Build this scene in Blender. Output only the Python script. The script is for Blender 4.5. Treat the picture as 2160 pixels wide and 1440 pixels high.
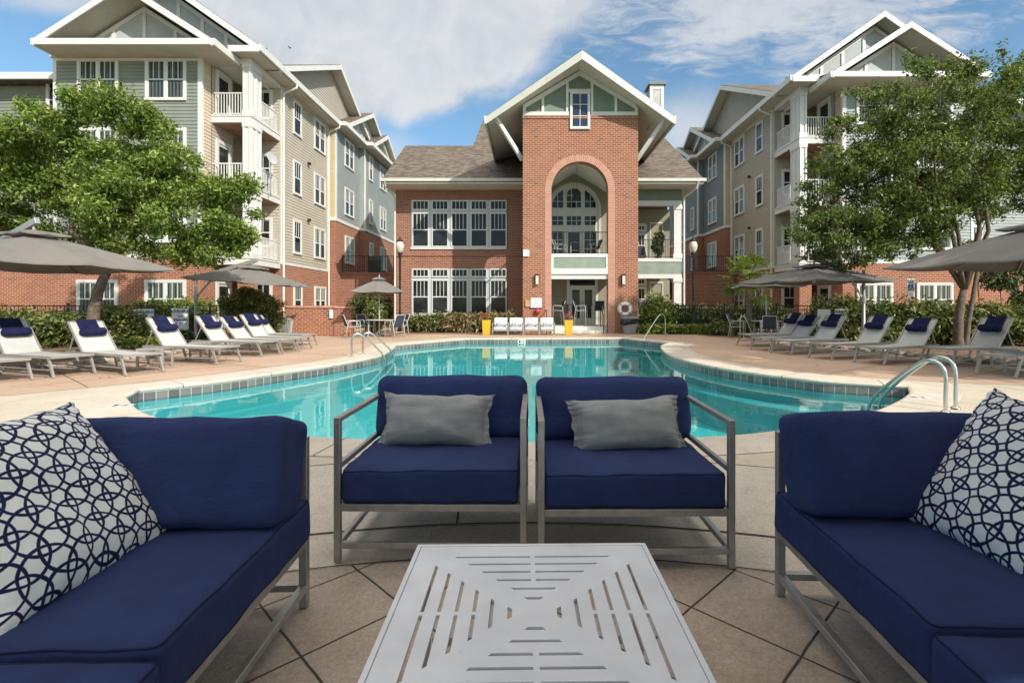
import bpy, bmesh, math, random
from mathutils import Vector, Matrix, noise
from mathutils.geometry import tessellate_polygon
R = math.radians
sc = bpy.context.scene
for o in list(bpy.data.objects): bpy.data.objects.remove(o)
# ---------------------------------------------------------------- camera, sky, sun, exposure
HC, FPX, CX, HY = 1.3, 1075.0, 1120.0, 643.0      # eye height, focal length / principal point in photo pixels
cam = bpy.data.objects.new('camera', bpy.data.cameras.new('camera'))
sc.collection.objects.link(cam); sc.camera = cam
cam.location = (0, 0, HC); cam.rotation_euler = (R(90), 0, 0)
cam.data.sensor_width = 36; cam.data.lens = FPX/2160*36
cam.data.shift_x = (1080-CX)/2160; cam.data.shift_y = -(720-HY)/2160
cam.data.clip_start = .05; cam.data.clip_end = 3000
SUN = Vector((.88, -1, .87)).normalized()
sl = bpy.data.lights.new('sun', 'SUN'); sl.energy = 3.3; sl.angle = R(.55); sl.color = (1, .95, .87)
so = bpy.data.objects.new('sun', sl); sc.collection.objects.link(so)
so.rotation_euler = SUN.to_track_quat('Z', 'Y').to_euler()
sc.view_settings.view_transform = 'Standard'; sc.view_settings.look = 'None'
sc.view_settings.exposure = .63; sc.view_settings.gamma = 1
W = bpy.data.worlds.new('World'); sc.world = W; W.use_nodes = True

class NT:
    """tiny node-graph helper"""
    def __init__(s, tree): s.t = tree; s.n = tree.nodes; s.l = tree.links
    def add(s, typ, **kw):
        nd = s.n.new(typ)
        for k, v in kw.items():
            if k.startswith('i_'):
                key = k[2:]; key = int(key) if key.isdigit() else key.replace('_', ' ')
                s.put(nd.inputs[key], v)
            else: setattr(nd, k, v)
        return nd
    def put(s, sock, v):
        if hasattr(v, 'is_linked') or isinstance(v, bpy.types.NodeSocket): s.l.new(v, sock)
        elif isinstance(v, bpy.types.Node): s.l.new(v.outputs[0], sock)
        else:
            if sock.type == 'RGBA' and len(v) == 3: v = (*v, 1)
            sock.default_value = v
    def m(s, op, a, b=0.0, c=None):
        nd = s.n.new('ShaderNodeMath'); nd.operation = op; s.put(nd.inputs[0], a); s.put(nd.inputs[1], b)
        if c is not None: s.put(nd.inputs[2], c)
        return nd.outputs[0]
    def mix(s, f, a, b, bt='MIX'):
        nd = s.n.new('ShaderNodeMixRGB'); nd.blend_type = bt
        s.put(nd.inputs[0], f); s.put(nd.inputs[1], a); s.put(nd.inputs[2], b); return nd.outputs[0]
    def mr(s, v, a, b, c=0.0, d=1.0, smooth=False):
        nd = s.n.new('ShaderNodeMapRange')
        if smooth: nd.interpolation_type = 'SMOOTHSTEP'
        for i, x in enumerate((v, a, b, c, d)): s.put(nd.inputs[i], x)
        return nd.outputs[0]
    def noise(s, vec, scale, detail=4, rough=.55, dist=0):
        nd = s.n.new('ShaderNodeTexNoise'); s.l.new(vec, nd.inputs['Vector'])
        nd.inputs['Scale'].default_value = scale; nd.inputs['Detail'].default_value = detail
        nd.inputs['Roughness'].default_value = rough; nd.inputs['Distortion'].default_value = dist
        return nd.outputs[0]

g = NT(W.node_tree); g.n.clear()
sky = g.add('ShaderNodeTexSky'); sky.sky_type = 'NISHITA'; sky.sun_disc = False
sky.sun_elevation = math.asin(SUN.z); sky.sun_rotation = math.atan2(SUN.x, SUN.y)
sky.air_density = 1.0; sky.dust_density = .6; sky.ozone_density = 2.2
tc = g.add('ShaderNodeTexCoord'); sx = g.add('ShaderNodeSeparateXYZ', i_0=tc.outputs['Generated'])
ay = g.m('MAXIMUM', g.m('ABSOLUTE', sx.outputs[1]), .12)
px = g.m('DIVIDE', sx.outputs[0], ay); pz = g.m('DIVIDE', g.m('MAXIMUM', sx.outputs[2], 0.), ay)
pv = g.add('ShaderNodeCombineXYZ', i_0=px, i_1=pz, i_2=g.m('SIGN', sx.outputs[1])).outputs[0]
n1 = g.noise(pv, 2.2, 5, .55, .3); n2 = g.noise(pv, 9, 7, .62, .6)
st = g.add('ShaderNodeMapping', i_Vector=pv); st.inputs['Scale'].default_value = (2.0, 6.5, 1); st.inputs['Rotation'].default_value = (0, 0, R(-18))
n3 = g.noise(st.outputs[0], 4.5, 8, .68, .7)
def blob(cx, cz, rx, rz):
    a = g.m('POWER', g.m('DIVIDE', g.m('SUBTRACT', px, cx), rx), 2.); b = g.m('POWER', g.m('DIVIDE', g.m('SUBTRACT', pz, cz), rz), 2.)
    return g.m('SUBTRACT', 1., g.m('SQRT', g.m('ADD', a, b)))
wob = g.m('ADD', g.m('MULTIPLY', g.m('SUBTRACT', n1, .5), .55), g.m('MULTIPLY', g.m('SUBTRACT', n2, .5), .28))
c1 = g.mr(g.m('ADD', blob(-.38, .60, .53, .245), wob), -.03, .17, 0, .97, True)      # the big cloud bank
c1b = g.mr(g.m('ADD', blob(-.05, .60, .24, .12), wob), -.05, .4, 0, .9, True)
c2 = g.m('MULTIPLY', g.mr(g.m('ADD', blob(.48, .57, .62, .15), g.m('MULTIPLY', g.m('SUBTRACT', n3, .5), 2.2)), .05, .95, 0, 1, True), .85)
c3 = g.m('MULTIPLY', g.mr(g.m('ADD', blob(.33, .33, .16, .13), wob), .0, .8, 0, 1, True), .75)
c4 = g.m('MULTIPLY', g.mr(g.m('ADD', blob(-.32, .27, .16, .09), wob), .0, .8, 0, 1, True), .7)
c5 = g.m('MULTIPLY', g.mr(g.m('ADD', blob(-.85, .62, .3, .07), wob), .0, .5, 0, 1, True), .7)
c6 = g.m('MULTIPLY', g.mr(n3, .58, .8), .35)
cm = c1
for c in (c1b, c2, c3, c4, c5, c6): cm = g.m('MAXIMUM', cm, c)
cloudcol = g.mix(g.mr(n2, .25, .75), (3.15, 3.4, 3.65), (4.3, 4.4, 4.55))
skyc = g.mix(1.0, sky.outputs[0], (.80, .95, .93), 'MULTIPLY')
col = g.mix(cm, skyc, cloudcol)
# unseen brightness added overhead and behind the viewer as fill for the shade
hi = g.m('MAXIMUM', g.mr(sx.outputs[2], .60, .78, 0, 1, True), g.m('MULTIPLY', g.m('MULTIPLY', g.mr(sx.outputs[1], -.05, -.45, 0, 1, True), g.mr(sx.outputs[2], .35, .6, 0, 1, True)), .18))
col = g.mix(g.m('MULTIPLY', hi, g.mr(n1, .2, .6, .6, 1)), col, (10.5, 9.6, 8.6))
bg = g.add('ShaderNodeBackground', i_Color=col, i_Strength=.12)
g.add('ShaderNodeOutputWorld', i_Surface=bg.outputs[0])
# light inside the picture
sc.render.engine = 'CYCLES'
sc.cycles.max_bounces = 8; sc.cycles.transparent_max_bounces = 16
rnd = random.Random(7)

def G(px, py, z=0.0):
    """ground point seen at photo pixel"""
    D = FPX*(HC-z)/(py-HY); return ((px-CX)*D/FPX, D)

# ---------------------------------------------------------------- materials
MATS = {}
def mat(name, col, rough=.6, metal=0.0, var=.1, vs=2.0, bump=0.0, bs=60.0, spec=.5, col2=None, coat=0):
    if name in MATS: return MATS[name]
    m = bpy.data.materials.new(name); m.use_nodes = True; t = NT(m.node_tree)
    p = t.n['Principled BSDF']; tc = t.add('ShaderNodeTexCoord')
    n = t.noise(tc.outputs['Object'], vs, 6, .6)
    c2 = col2 or tuple(c*(1-var*2) for c in col)
    c1 = col if col2 else tuple(min(1, c*(1+var)) for c in col)
    t.l.new(t.mix(t.mr(n, .3, .7), c1, c2), p.inputs['Base Color'])
    p.inputs['Roughness'].default_value = rough; p.inputs['Metallic'].default_value = metal
    p.inputs['Specular IOR Level'].default_value = spec; p.inputs['Coat Weight'].default_value = coat
    if bump:
        b = t.add('ShaderNodeBump', i_Strength=bump, i_Distance=.01, i_Height=t.noise(tc.outputs['Object'], bs, 5, .65))
        t.l.new(b.outputs[0], p.inputs['Normal'])
    m.diffuse_color = (*col, 1); MATS[name] = m; return m

def brickmat(name, c1, c2, mortar, w=.24, h=.09, ms=.011, dark=None, rough=.85, bump=.6, offset=.5, big=.12, uvname='UVMap'):
    m = bpy.data.materials.new(name); m.use_nodes = True; t = NT(m.node_tree); p = t.n['Principled BSDF']
    uv = t.add('ShaderNodeUVMap').outputs[0]
    def br(a, b, mo, bias=0.0, sq=1.0):
        nd = t.add('ShaderNodeTexBrick', i_Vector=uv, i_Color1=a, i_Color2=b, i_Mortar=mo, i_Scale=1.0, i_Mortar_Size=ms, i_Mortar_Smooth=.1, i_Bias=bias, i_Brick_Width=w, i_Row_Height=h)
        nd.offset = offset; nd.squash = sq; return nd
    b = br(c1, c2, mortar); colr = b.outputs[0]
    n = t.noise(uv, 1.1, 5); n2 = t.noise(uv, 38, 3)
    colr = t.mix(t.mr(n, .3, .75, 0, 1), colr, t.mix(1., colr, (1-big, 1-big*1.1, 1-big*1.2), 'MULTIPLY'))
    colr = t.mix(t.mr(n2, .3, .7, 0, .35), colr, t.mix(1., colr, (.72, .7, .7), 'MULTIPLY'))
    if dark:
        k = br((0, 0, 0), (1, 1, 1), (0, 0, 0)); 
        colr = t.mix(t.m('MULTIPLY', t.mr(k.outputs[0], .9, .93), t.mr(t.noise(uv, .7, 3), .38, .55)), colr, dark)
    t.l.new(colr, p.inputs['Base Color']); p.inputs['Roughness'].default_value = rough
    h_ = t.m('ADD', t.m('SUBTRACT', 1., b.outputs[1]), t.m('MULTIPLY', n2, .4))
    bp = t.add('ShaderNodeBump', i_Strength=bump, i_Distance=.012, i_Height=h_); t.l.new(bp.outputs[0], p.inputs['Normal'])
    m.diffuse_color = (*c1, 1); MATS[name] = m; return m

BRICK = brickmat('red_brick', (.27, .072, .032), (.37, .118, .054), (.49, .345, .245), ms=.012, dark=(.14, .055, .04))
BRICK2 = brickmat('brown_brick', (.24, .070, .036), (.33, .110, .058), (.44, .32, .235), ms=.012, dark=(.12, .05, .04))
SHING = brickmat('brown_shingle', (.085, .068, .054), (.24, .19, .145), (.07, .056, .045), w=.3, h=.13, ms=.012, big=.25, bump=.8)
SHINGG = brickmat('grey_shingle', (.085, .08, .072), (.18, .165, .15), (.06, .056, .052), w=.3, h=.13, ms=.012, big=.2, bump=.8)
TILE = brickmat('slate_tile', (.10, .10, .10), (.20, .195, .18), (.46, .44, .40), w=.16, h=.155, ms=.006, offset=0, rough=.25, bump=.2)
WHITE = mat('white_trim', (.66, .65, .60), .5, var=.04)
FASC = mat('cream_fascia', (.56, .545, .475), .55, var=.05)
CREAM = mat('cream_trim', (.66, .64, .55), .6, var=.05)
SOFFIT = mat('soffit', (.52, .50, .42), .7, var=.05)
GREEN = mat('sage_siding', (.225, .245, .205), .65, var=.06, vs=1.2)
BEIGE = mat('beige_siding', (.47, .415, .33), .65, var=.05, vs=1.2)
TAN = mat('tan_siding', (.56, .43, .24), .65, var=.05)
BLUEG = mat('bluegrey_siding', (.30, .335, .32), .65, var=.06, vs=1.2)
PANEL = mat('gable_panel', (.42, .45, .44), .7, var=.05)
SAGE = mat('sage_panel', (.17, .215, .17), .6, var=.06)
SALMON = mat('salmon_siding', (.62, .48, .36), .7, var=.05)
IRON = mat('black_iron', (.012, .012, .012), .45, var=.1)
STEEL = mat('stainless_steel', (.58, .57, .55), .22, 1.0, var=.05, vs=8)
SILVER = mat('silver_frame', (.40, .39, .375), .38, .7, var=.10, vs=14, bump=.05, bs=200)
TABLEM = mat('table_paint', (.64, .67, .71), .42, .1, var=.06, vs=5, bump=.08, bs=300)
NAVY = mat('navy_fabric', (.021, .035, .116), .92, var=.10, vs=5, bump=.35, bs=420, spec=.25)
def specks(m, sc=22., thr=.05, col=(.12, .10, .08), amt=.6):
    t = NT(m.node_tree); p = t.n['Principled BSDF']; P = t.add('ShaderNodeTexCoord').outputs['Object']; src = p.inputs['Base Color'].links[0].from_socket
    v = t.add('ShaderNodeTexVoronoi', i_Vector=P, i_Scale=sc); k = t.m('MULTIPLY', t.mr(v.outputs[0], thr, thr*1.6, 1, 0), t.mr(t.noise(P, 4, 3), .5, .62, 0, amt))
    c = t.mix(k, src, col); st_ = t.mr(t.noise(P, 3.2, 5, .7), .55, .8, 0, .28); t.l.new(t.mix(st_, c, t.mix(1., c, (.80, .79, .76), 'MULTIPLY')), p.inputs['Base Color'])
specks(TABLEM)
def wrinkle(m, s=6.0, k=.5):
    t = NT(m.node_tree); p = t.n['Principled BSDF']; P = t.add('ShaderNodeTexCoord').outputs['Object']; mp = t.add('ShaderNodeMapping', i_Vector=P); mp.inputs['Scale'].default_value = (1, 2.2, 1.6)
    old = p.inputs['Normal'].links[0].from_node; h = t.m('ADD', t.noise(mp.outputs[0], s, 3, .45, 1.2), t.m('MULTIPLY', t.noise(mp.outputs[0], s*3.3, 4, .5, 1.5), .3))
    b = t.add('ShaderNodeBump', i_Strength=k, i_Distance=.02, i_Height=h); t.l.new(b.outputs[0], old.inputs['Normal'])
    fz = t.mr(t.noise(P, 260, 2, .8), .60, .70, 0, .35); src = p.inputs['Base Color'].links[0].from_socket   # lint and weave
    t.l.new(t.mix(fz, src, t.mix(1., src, (1.7, 1.7, 1.55), 'MULTIPLY')), p.inputs['Base Color'])
wrinkle(NAVY)
NAVYD = mat('navy_piping', (.010, .014, .05), .9, spec=.2)
NAVYT = mat('navy_towel', (.015, .018, .06), .95, var=.2, vs=9, bump=.6, bs=220, spec=.15)
PGREY = mat('grey_linen', (.27, .283, .285), .92, var=.07, vs=12, bump=.5, bs=260, spec=.2)
wrinkle(PGREY, 8, .22)
SLING = mat('white_sling', (.50, .49, .455), .7, var=.05, vs=6, bump=.2, bs=300)
LOUNGEF = mat('lounger_frame', (.36, .335, .30), .4, .3, var=.06)
def canvas(name, col, tl):
    m = mat(name, col, .85, var=.06, vs=2.5, bump=.15, bs=200); t = NT(m.node_tree); p = t.n['Principled BSDF']; src = p.inputs['Base Color'].links[0].from_socket
    a = t.add('ShaderNodeBsdfTranslucent', i_Color=src); mx = t.add('ShaderNodeMixShader', i_0=tl, i_1=p.outputs[0], i_2=a.outputs[0]); t.l.new(mx.outputs[0], t.n['Material Output'].inputs[0]); return m
CANOPY = canvas('grey_canvas', (.225, .21, .19), .22)
CANOPY2 = canvas('taupe_canvas', (.64, .58, .50), .75)  # pale and very translucent so the unseen umbrellas pass warm fill light
ALU = mat('umbrella_metal', (.36, .35, .33), .45, .4, var=.06)
YELLOW = mat('yellow_planter', (.60, .37, .015), .5, var=.05)
BARK = mat('bark', (.15, .115, .082), .9, var=.3, vs=9, bump=.9, bs=30)
BARKG = mat('grey_bark', (.27, .22, .17), .9, var=.3, vs=9, bump=.8, bs=30)
OLIVE = mat('porch_wall', (.27, .245, .18), .75, var=.05)
PAPER = mat('white_sign', (.75, .75, .73), .5, var=.03)
BLUE = mat('sign_blue', (.03, .06, .25), .5)
BLACK = mat('black_plastic', (.02, .02, .022), .4)
STONE = mat('bed_stone', (.36, .32, .27), .9, var=.3, vs=6, bump=.8, bs=20)
CHARC = mat('dark_sling', (.03, .04, .07), .7, var=.1)
GBIN = mat('grey_bin', (.24, .25, .24), .5, var=.06)
PLASTER = mat('pool_plaster', (.25, .45, .455), .8, var=.05, vs=1.5)
RED = mat('red_plastic', (.45, .03, .04), .4)
PINK = mat('pink_flower', (.60, .05, .17), .7, var=.3, vs=9)

def glassmat(name, base, stripes=None):
    m = bpy.data.materials.new(name); m.use_nodes = True; t = NT(m.node_tree); p = t.n['Principled BSDF']
    uv = t.add('ShaderNodeUVMap').outputs[0]; c = t.mix(t.mr(t.noise(uv, .9, 4), .35, .65), base, tuple(x*2.2+.004 for x in base))
    if stripes:
        s = t.add('ShaderNodeSeparateXYZ', i_0=uv)
        w = t.m('PINGPONG', s.outputs[0], .075); c = t.mix(t.mr(w, .02, .055), c, stripes)
    t.l.new(c, p.inputs['Base Color']); p.inputs['Roughness'].default_value = .05; p.inputs['Specular IOR Level'].default_value = .24
    MATS[name] = m; return m
GLASS = glassmat('window_glass', (.012, .014, .014))
BLIND = glassmat('curtained_glass', (.018, .024, .022), (.10, .125, .11))
GLOBE = mat('lamp_globe', (.60, .56, .45), .15, var=.08, vs=6, coat=.5)

def leafmat(name, cols, tr=.35):
    m = bpy.data.materials.new(name); m.use_nodes = True; t = NT(m.node_tree); t.n.remove(t.n['Principled BSDF'])
    ge = t.add('ShaderNodeNewGeometry'); cr = t.add('ShaderNodeValToRGB', i_0=ge.outputs['Random Per Island'])
    e = cr.color_ramp.elements
    for i, c in enumerate(cols):
        k = e[i] if i < 2 else e.new(.5)
        k.position = i/(len(cols)-1); k.color = (*c, 1)
    # clump-scale hue drift of the leaves themselves
    tc = t.add('ShaderNodeTexCoord')
    c2 = t.mix(t.mr(t.noise(tc.outputs['Object'], .9, 3), .35, .65, 0, .5), cr.outputs[0], t.mix(1., cr.outputs[0], (.62, .78, .7), 'MULTIPLY'))
    d = t.add('ShaderNodeBsdfPrincipled', i_Base_Color=c2, i_Roughness=.42)
    d.inputs['Specular IOR Level'].default_value = .35
    tl = t.add('ShaderNodeBsdfTranslucent', i_Color=t.mix(1., c2, (1.15, 1.3, .5), 'MULTIPLY'))
    mx = t.add('ShaderNodeMixShader', i_0=tr, i_1=d.outputs[0], i_2=tl.outputs[0])
    t.l.new(mx.outputs[0], t.n['Material Output'].inputs[0]); MATS[name] = m; return m
LEAF_L = leafmat('maple_leaf', [(.045, .08, .014), (.15, .215, .035), (.38, .44, .11)], .36)
LEAF_R = leafmat('elm_leaf', [(.035, .058, .014), (.11, .15, .035), (.31, .34, .10)], .34)
LEAF_H = leafmat('hedge_leaf', [(.04, .06, .015), (.13, .155, .04), (.40, .37, .15)], .3)
LEAF_B = leafmat('bright_leaf', [(.07, .11, .015), (.17, .22, .035), (.32, .34, .09)], .3)
LEAF_D = leafmat('dark_leaf', [(.025, .04, .012), (.07, .105, .028), (.18, .21, .07)], .25)
LEAF_G = leafmat('dry_grass', [(.10, .075, .03), (.25, .18, .085), (.40, .31, .16)], .25)
LEAF_M = leafmat('cutleaf', [(.07, .08, .02), (.17, .18, .05), (.32, .30, .10)], .3)

# ---------------------------------------------------------------- mesh helpers
col0 = sc.collection
class MB:
    def __init__(s): s.v = []; s.f = []; s.m = []; s.uv = None
    def add(s, vs, fs, m=0):
        n = len(s.v); s.v += [tuple(v) for v in vs]; s.f += [tuple(i+n for i in f) for f in fs]; s.m += [m]*len(fs); return s
    def box(s, x0, x1, y0, y1, z0, z1, m=0):
        return s.add([(x, y, z) for z in (z0, z1) for y in (y0, y1) for x in (x0, x1)],
                     [(0, 2, 3, 1), (4, 5, 7, 6), (0, 1, 5, 4), (2, 6, 7, 3), (0, 4, 6, 2), (1, 3, 7, 5)], m)
    def fbox(s, F, u0, u1, n0, n1, z0, z1, m=0):
        vs = [F(u, n, z) for z in (z0, z1) for n in (n0, n1) for u in (u0, u1)]
        return s.add(vs, [(0, 2, 3, 1), (4, 5, 7, 6), (0, 1, 5, 4), (2, 6, 7, 3), (0, 4, 6, 2), (1, 3, 7, 5)], m)
    def hexa(s, b, t, m=0):
        """4 bottom + 4 top corners"""
        return s.add(list(b)+list(t), [(3, 2, 1, 0), (4, 5, 6, 7), (0, 1, 5, 4), (1, 2, 6, 5), (2, 3, 7, 6), (3, 0, 4, 7)], m)
    def prism(s, pts, d, m=0):
        """polygon pts (3D) extruded by vector d"""
        n = len(pts); p2 = [tuple(a+b for a, b in zip(p, d)) for p in pts]
        return s.add(list(pts)+p2, [tuple(range(n))[::-1], tuple(range(n, 2*n))]+[(i, (i+1) % n, (i+1) % n+n, i+n) for i in range(n)], m)
    def bar(s, p, q, w, h=None, m=0, up=(0, 0, 1)):
        h = h or w; p = Vector(p); q = Vector(q); d = (q-p).normalized(); u = Vector(up)
        if abs(d.dot(u)) > .99: u = Vector((0, 1, 0))
        a = d.cross(u).normalized()*w/2; b = a.cross(d).normalized()*h/2
        return s.hexa([p-a-b, p+a-b, q+a-b, q-a-b], [p-a+b, p+a+b, q+a+b, q-a+b], m)
    def tube(s, pts, r, n=10, m=0, caps=True):
        pts = [Vector(p) for p in pts]; rs = r if isinstance(r, (list, tuple)) else [r]*len(pts)
        rings = []; prev = None
        for i, p in enumerate(pts):
            d = (pts[min(i+1, len(pts)-1)]-pts[max(i-1, 0)]).normalized()
            if prev is None: a = d.cross(Vector((0, 0, 1)) if abs(d.z) < .9 else Vector((0, 1, 0))).normalized()
            else: a = (prev-d*prev.dot(d)).normalized()
            prev = a; b = d.cross(a)
            rings.append([p+(a*math.cos(2*math.pi*k/n)+b*math.sin(2*math.pi*k/n))*rs[i] for k in range(n)])
        vs = [v for rg in rings for v in rg]
        fs = [(i*n+k, i*n+(k+1) % n, (i+1)*n+(k+1) % n, (i+1)*n+k) for i in range(len(pts)-1) for k in range(n)]
        if caps: fs += [tuple(range(n))[::-1], tuple((len(pts)-1)*n+k for k in range(n))]
        return s.add(vs, fs, m)
    def lathe(s, prof, c=(0, 0, 0), n=20, m=0):
        vs = [(c[0]+r*math.cos(2*math.pi*k/n), c[1]+r*math.sin(2*math.pi*k/n), c[2]+z) for r, z in prof for k in range(n)]
        fs = [(i*n+k, i*n+(k+1) % n, (i+1)*n+(k+1) % n, (i+1)*n+k) for i in range(len(prof)-1) for k in range(n)]
        fs += [tuple(range(n))[::-1], tuple((len(prof)-1)*n+k for k in range(n))]
        return s.add(vs, fs, m)
    def build(s, name, mats, parent=None, world=False, smooth=False, bevel=0, recalc=True, uv=True, xf=None):
        me = bpy.data.meshes.new(name)
        off = Vector(parent.location) if (world and parent) else Vector((0, 0, 0))
        V = s.v if xf is None else [tuple(xf @ Vector(v)) for v in s.v]
        me.from_pydata([tuple(Vector(v)-off) for v in V] if off.length else V, [], s.f)
        mats = mats if isinstance(mats, (list, tuple)) else [mats]
        for m in mats: me.materials.append(m)
        if len(mats) > 1: me.polygons.foreach_set('material_index', s.m)
        if recalc:
            bm = bmesh.new(); bm.from_mesh(me); bmesh.ops.recalc_face_normals(bm, faces=bm.faces); bm.to_mesh(me); bm.free()
        if uv:
            ul = me.uv_layers.new(name='UVMap'); off = off if (world and parent) else Vector((0, 0, 0))
            if s.uv is not None and not recalc:
                k = 0
                for fi, f in enumerate(me.polygons):
                    for li in f.loop_indices: ul.data[li].uv = s.uv[me.loops[li].vertex_index]
            else:
                for f in me.polygons:
                    n = f.normal; ax = abs(n.x); ay_ = abs(n.y); az = abs(n.z)
                    for li in f.loop_indices:
                        c = me.vertices[me.loops[li].vertex_index].co+off
                        if s.uv is not None: ul.data[li].uv = s.uv[me.loops[li].vertex_index]
                        elif az > .85: ul.data[li].uv = (c.x, c.y)
                        elif ax > ay_: ul.data[li].uv = (c.y, c.z/max(.3, math.sqrt(1-az*az)))
                        else: ul.data[li].uv = (c.x, c.z/max(.3, math.sqrt(1-az*az)))
        if smooth: me.polygons.foreach_set('use_smooth', [True]*len(me.polygons))
        o = bpy.data.objects.new(name, me); col0.objects.link(o)
        if parent: o.parent = parent
        if bevel:
            b = o.modifiers.new('bevel', 'BEVEL'); b.width = bevel; b.segments = 2; b.limit_method = 'ANGLE'; b.angle_limit = R(40)
        return o
def tag(o, label=None, cat=None, group=None, kind=None):
    if label: o['label'] = label
    if cat: o['category'] = cat
    if group: o['group'] = group
    if kind: o['kind'] = kind
    return o
def thing(name, label, cat, loc=(0, 0, 0), rz=0, group=None):
    o = bpy.data.objects.new(name, None); o.empty_display_size = .2; col0.objects.link(o)
    o.location = loc; o.rotation_euler = (0, 0, rz); return tag(o, label, cat, group)
def kids(o): return [c for c in bpy.data.objects if c.parent == o]
def copy_tree(o, parent=None):
    c = o.copy(); col0.objects.link(c); c.parent = parent
    for ch in kids(o): copy_tree(ch, c)
    return c
def place(o, loc, rz, label, first):
    c = o if first else copy_tree(o)
    c.location = loc; c.rotation_euler = (0, 0, rz); c['label'] = label; return c
def textmesh(txt, size, name='lettering', extrude=.002, align='CENTER', spacing=1.0):
    cu = bpy.data.curves.new(name, 'FONT'); cu.body = txt; cu.size = size; cu.align_x = align; cu.align_y = 'CENTER'; cu.extrude = extrude; cu.space_line = spacing
    cu.offset = size*.025
    t = bpy.data.objects.new(name, cu); col0.objects.link(t)
    bpy.context.view_layer.update(); dg = bpy.context.evaluated_depsgraph_get()
    me = bpy.data.meshes.new_from_object(t.evaluated_get(dg)); bpy.data.objects.remove(t); bpy.data.curves.remove(cu); me.name = name; return me
def text(txt, size, m, parent, loc, rot=(R(90), 0, 0), **k):
    me = textmesh(txt, size, **k); me.materials.clear(); me.materials.append(m)
    o = bpy.data.objects.new('lettering', me); col0.objects.link(o); o.parent = parent; o.location = loc; o.rotation_euler = rot; return o
def tess(outer, holes=()):
    loops = [[Vector((x, y, 0)) for x, y in outer]]+[[Vector((x, y, 0)) for x, y in h] for h in holes]
    pts = [tuple(p) for l in loops for p in l]; return pts, [tuple(t) for t in tessellate_polygon(loops)]
def sheet(name, outer, z, m, holes=(), kind='structure', uv=True):
    pts, tr = tess(outer, holes); mb = MB()
    fs = []
    for a, b, c in tr:
        A, B, C_ = (Vector(pts[i]) for i in (a, b, c))
        fs.append((a, b, c) if (B-A).cross(C_-A).z > 0 else (a, c, b))
    mb.add([(x, y, z) for x, y, _ in pts], fs); o = mb.build(name, m, recalc=False); return tag(o, kind=kind)
def offset(poly, d):
    """offset closed CCW polygon outward by d"""
    n = len(poly); out = []
    for i in range(n):
        p0 = Vector(poly[i-1]); p1 = Vector(poly[i]); p2 = Vector(poly[(i+1) % n])
        a = (p1-p0).normalized(); b = (p2-p1).normalized(); na = Vector((a.y, -a.x)); nb = Vector((b.y, -b.x)); m = (na+nb)
        m = m.normalized() if m.length > 1e-6 else na; k = min(1.6, 1/max(.3, m.dot(na))); out.append(tuple(p1+m*d*k))
    return out
def rbox(w, d, h, r=.04, n=10, bulge=(0, 0, 0), wr=0.0, seed=0, top_r=None):
    """rounded soft box centred on the origin, half-sizes w,d,h / 2"""
    mb = MB(); H = (w/2, d/2, h/2); idx = {}
    def vert(i, j, k):
        key = (i, j, k)
        if key in idx: return idx[key]
        p = [(-1+2*t/n) for t in key]
        # denser sampling near edges
        p = [math.copysign(1-(1-abs(t))**1.6, t) if abs(t) < 1 else t for t in p]
        P = Vector([t*hh for t, hh in zip(p, H)])
        Q = Vector([max(-(hh-r), min(hh-r, c)) for c, hh in zip(P, H)])
        dd = P-Q; V = Q+(dd.normalized()*r if dd.length > 1e-9 else dd)
        fx, fy, fz = (1-p[0]**2), (1-p[1]**2), (1-p[2]**2)
        V.z += math.copysign(bulge[2]*fx*fy, p[2])*(1 if abs(p[2]) > .5 else 0)
        V.y += math.copysign(bulge[1]*fx*fz, p[1])*(1 if abs(p[1]) > .5 else 0)
        V.x += math.copysign(bulge[0]*fy*fz, p[0])*(1 if abs(p[0]) > .5 else 0)
        if wr:
            q = Vector(V)*7+Vector((seed*3.1, seed, 0)); V += noise.noise_vector(q)*wr
            q = Vector((V.x*5, V.y*16, V.z*5))+Vector((seed*1.7, 3, 2)); V += noise.noise_vector(q)*wr*.4
        idx[key] = len(mb.v); mb.v.append(tuple(V)); return idx[key]
    for a in range(n):
        for b in range(n):
            for fn in ((lambda x, y: (x, y, 0)), (lambda x, y: (x, y, n)), (lambda x, y: (x, 0, y)), (lambda x, y: (x, n, y)), (lambda x, y: (0, x, y)), (lambda x, y: (n, x, y))):
                mb.f.append(tuple(vert(*fn(*c)) for c in ((a, b), (a+1, b), (a+1, b+1), (a, b+1)))); mb.m.append(0)
    return mb

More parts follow.
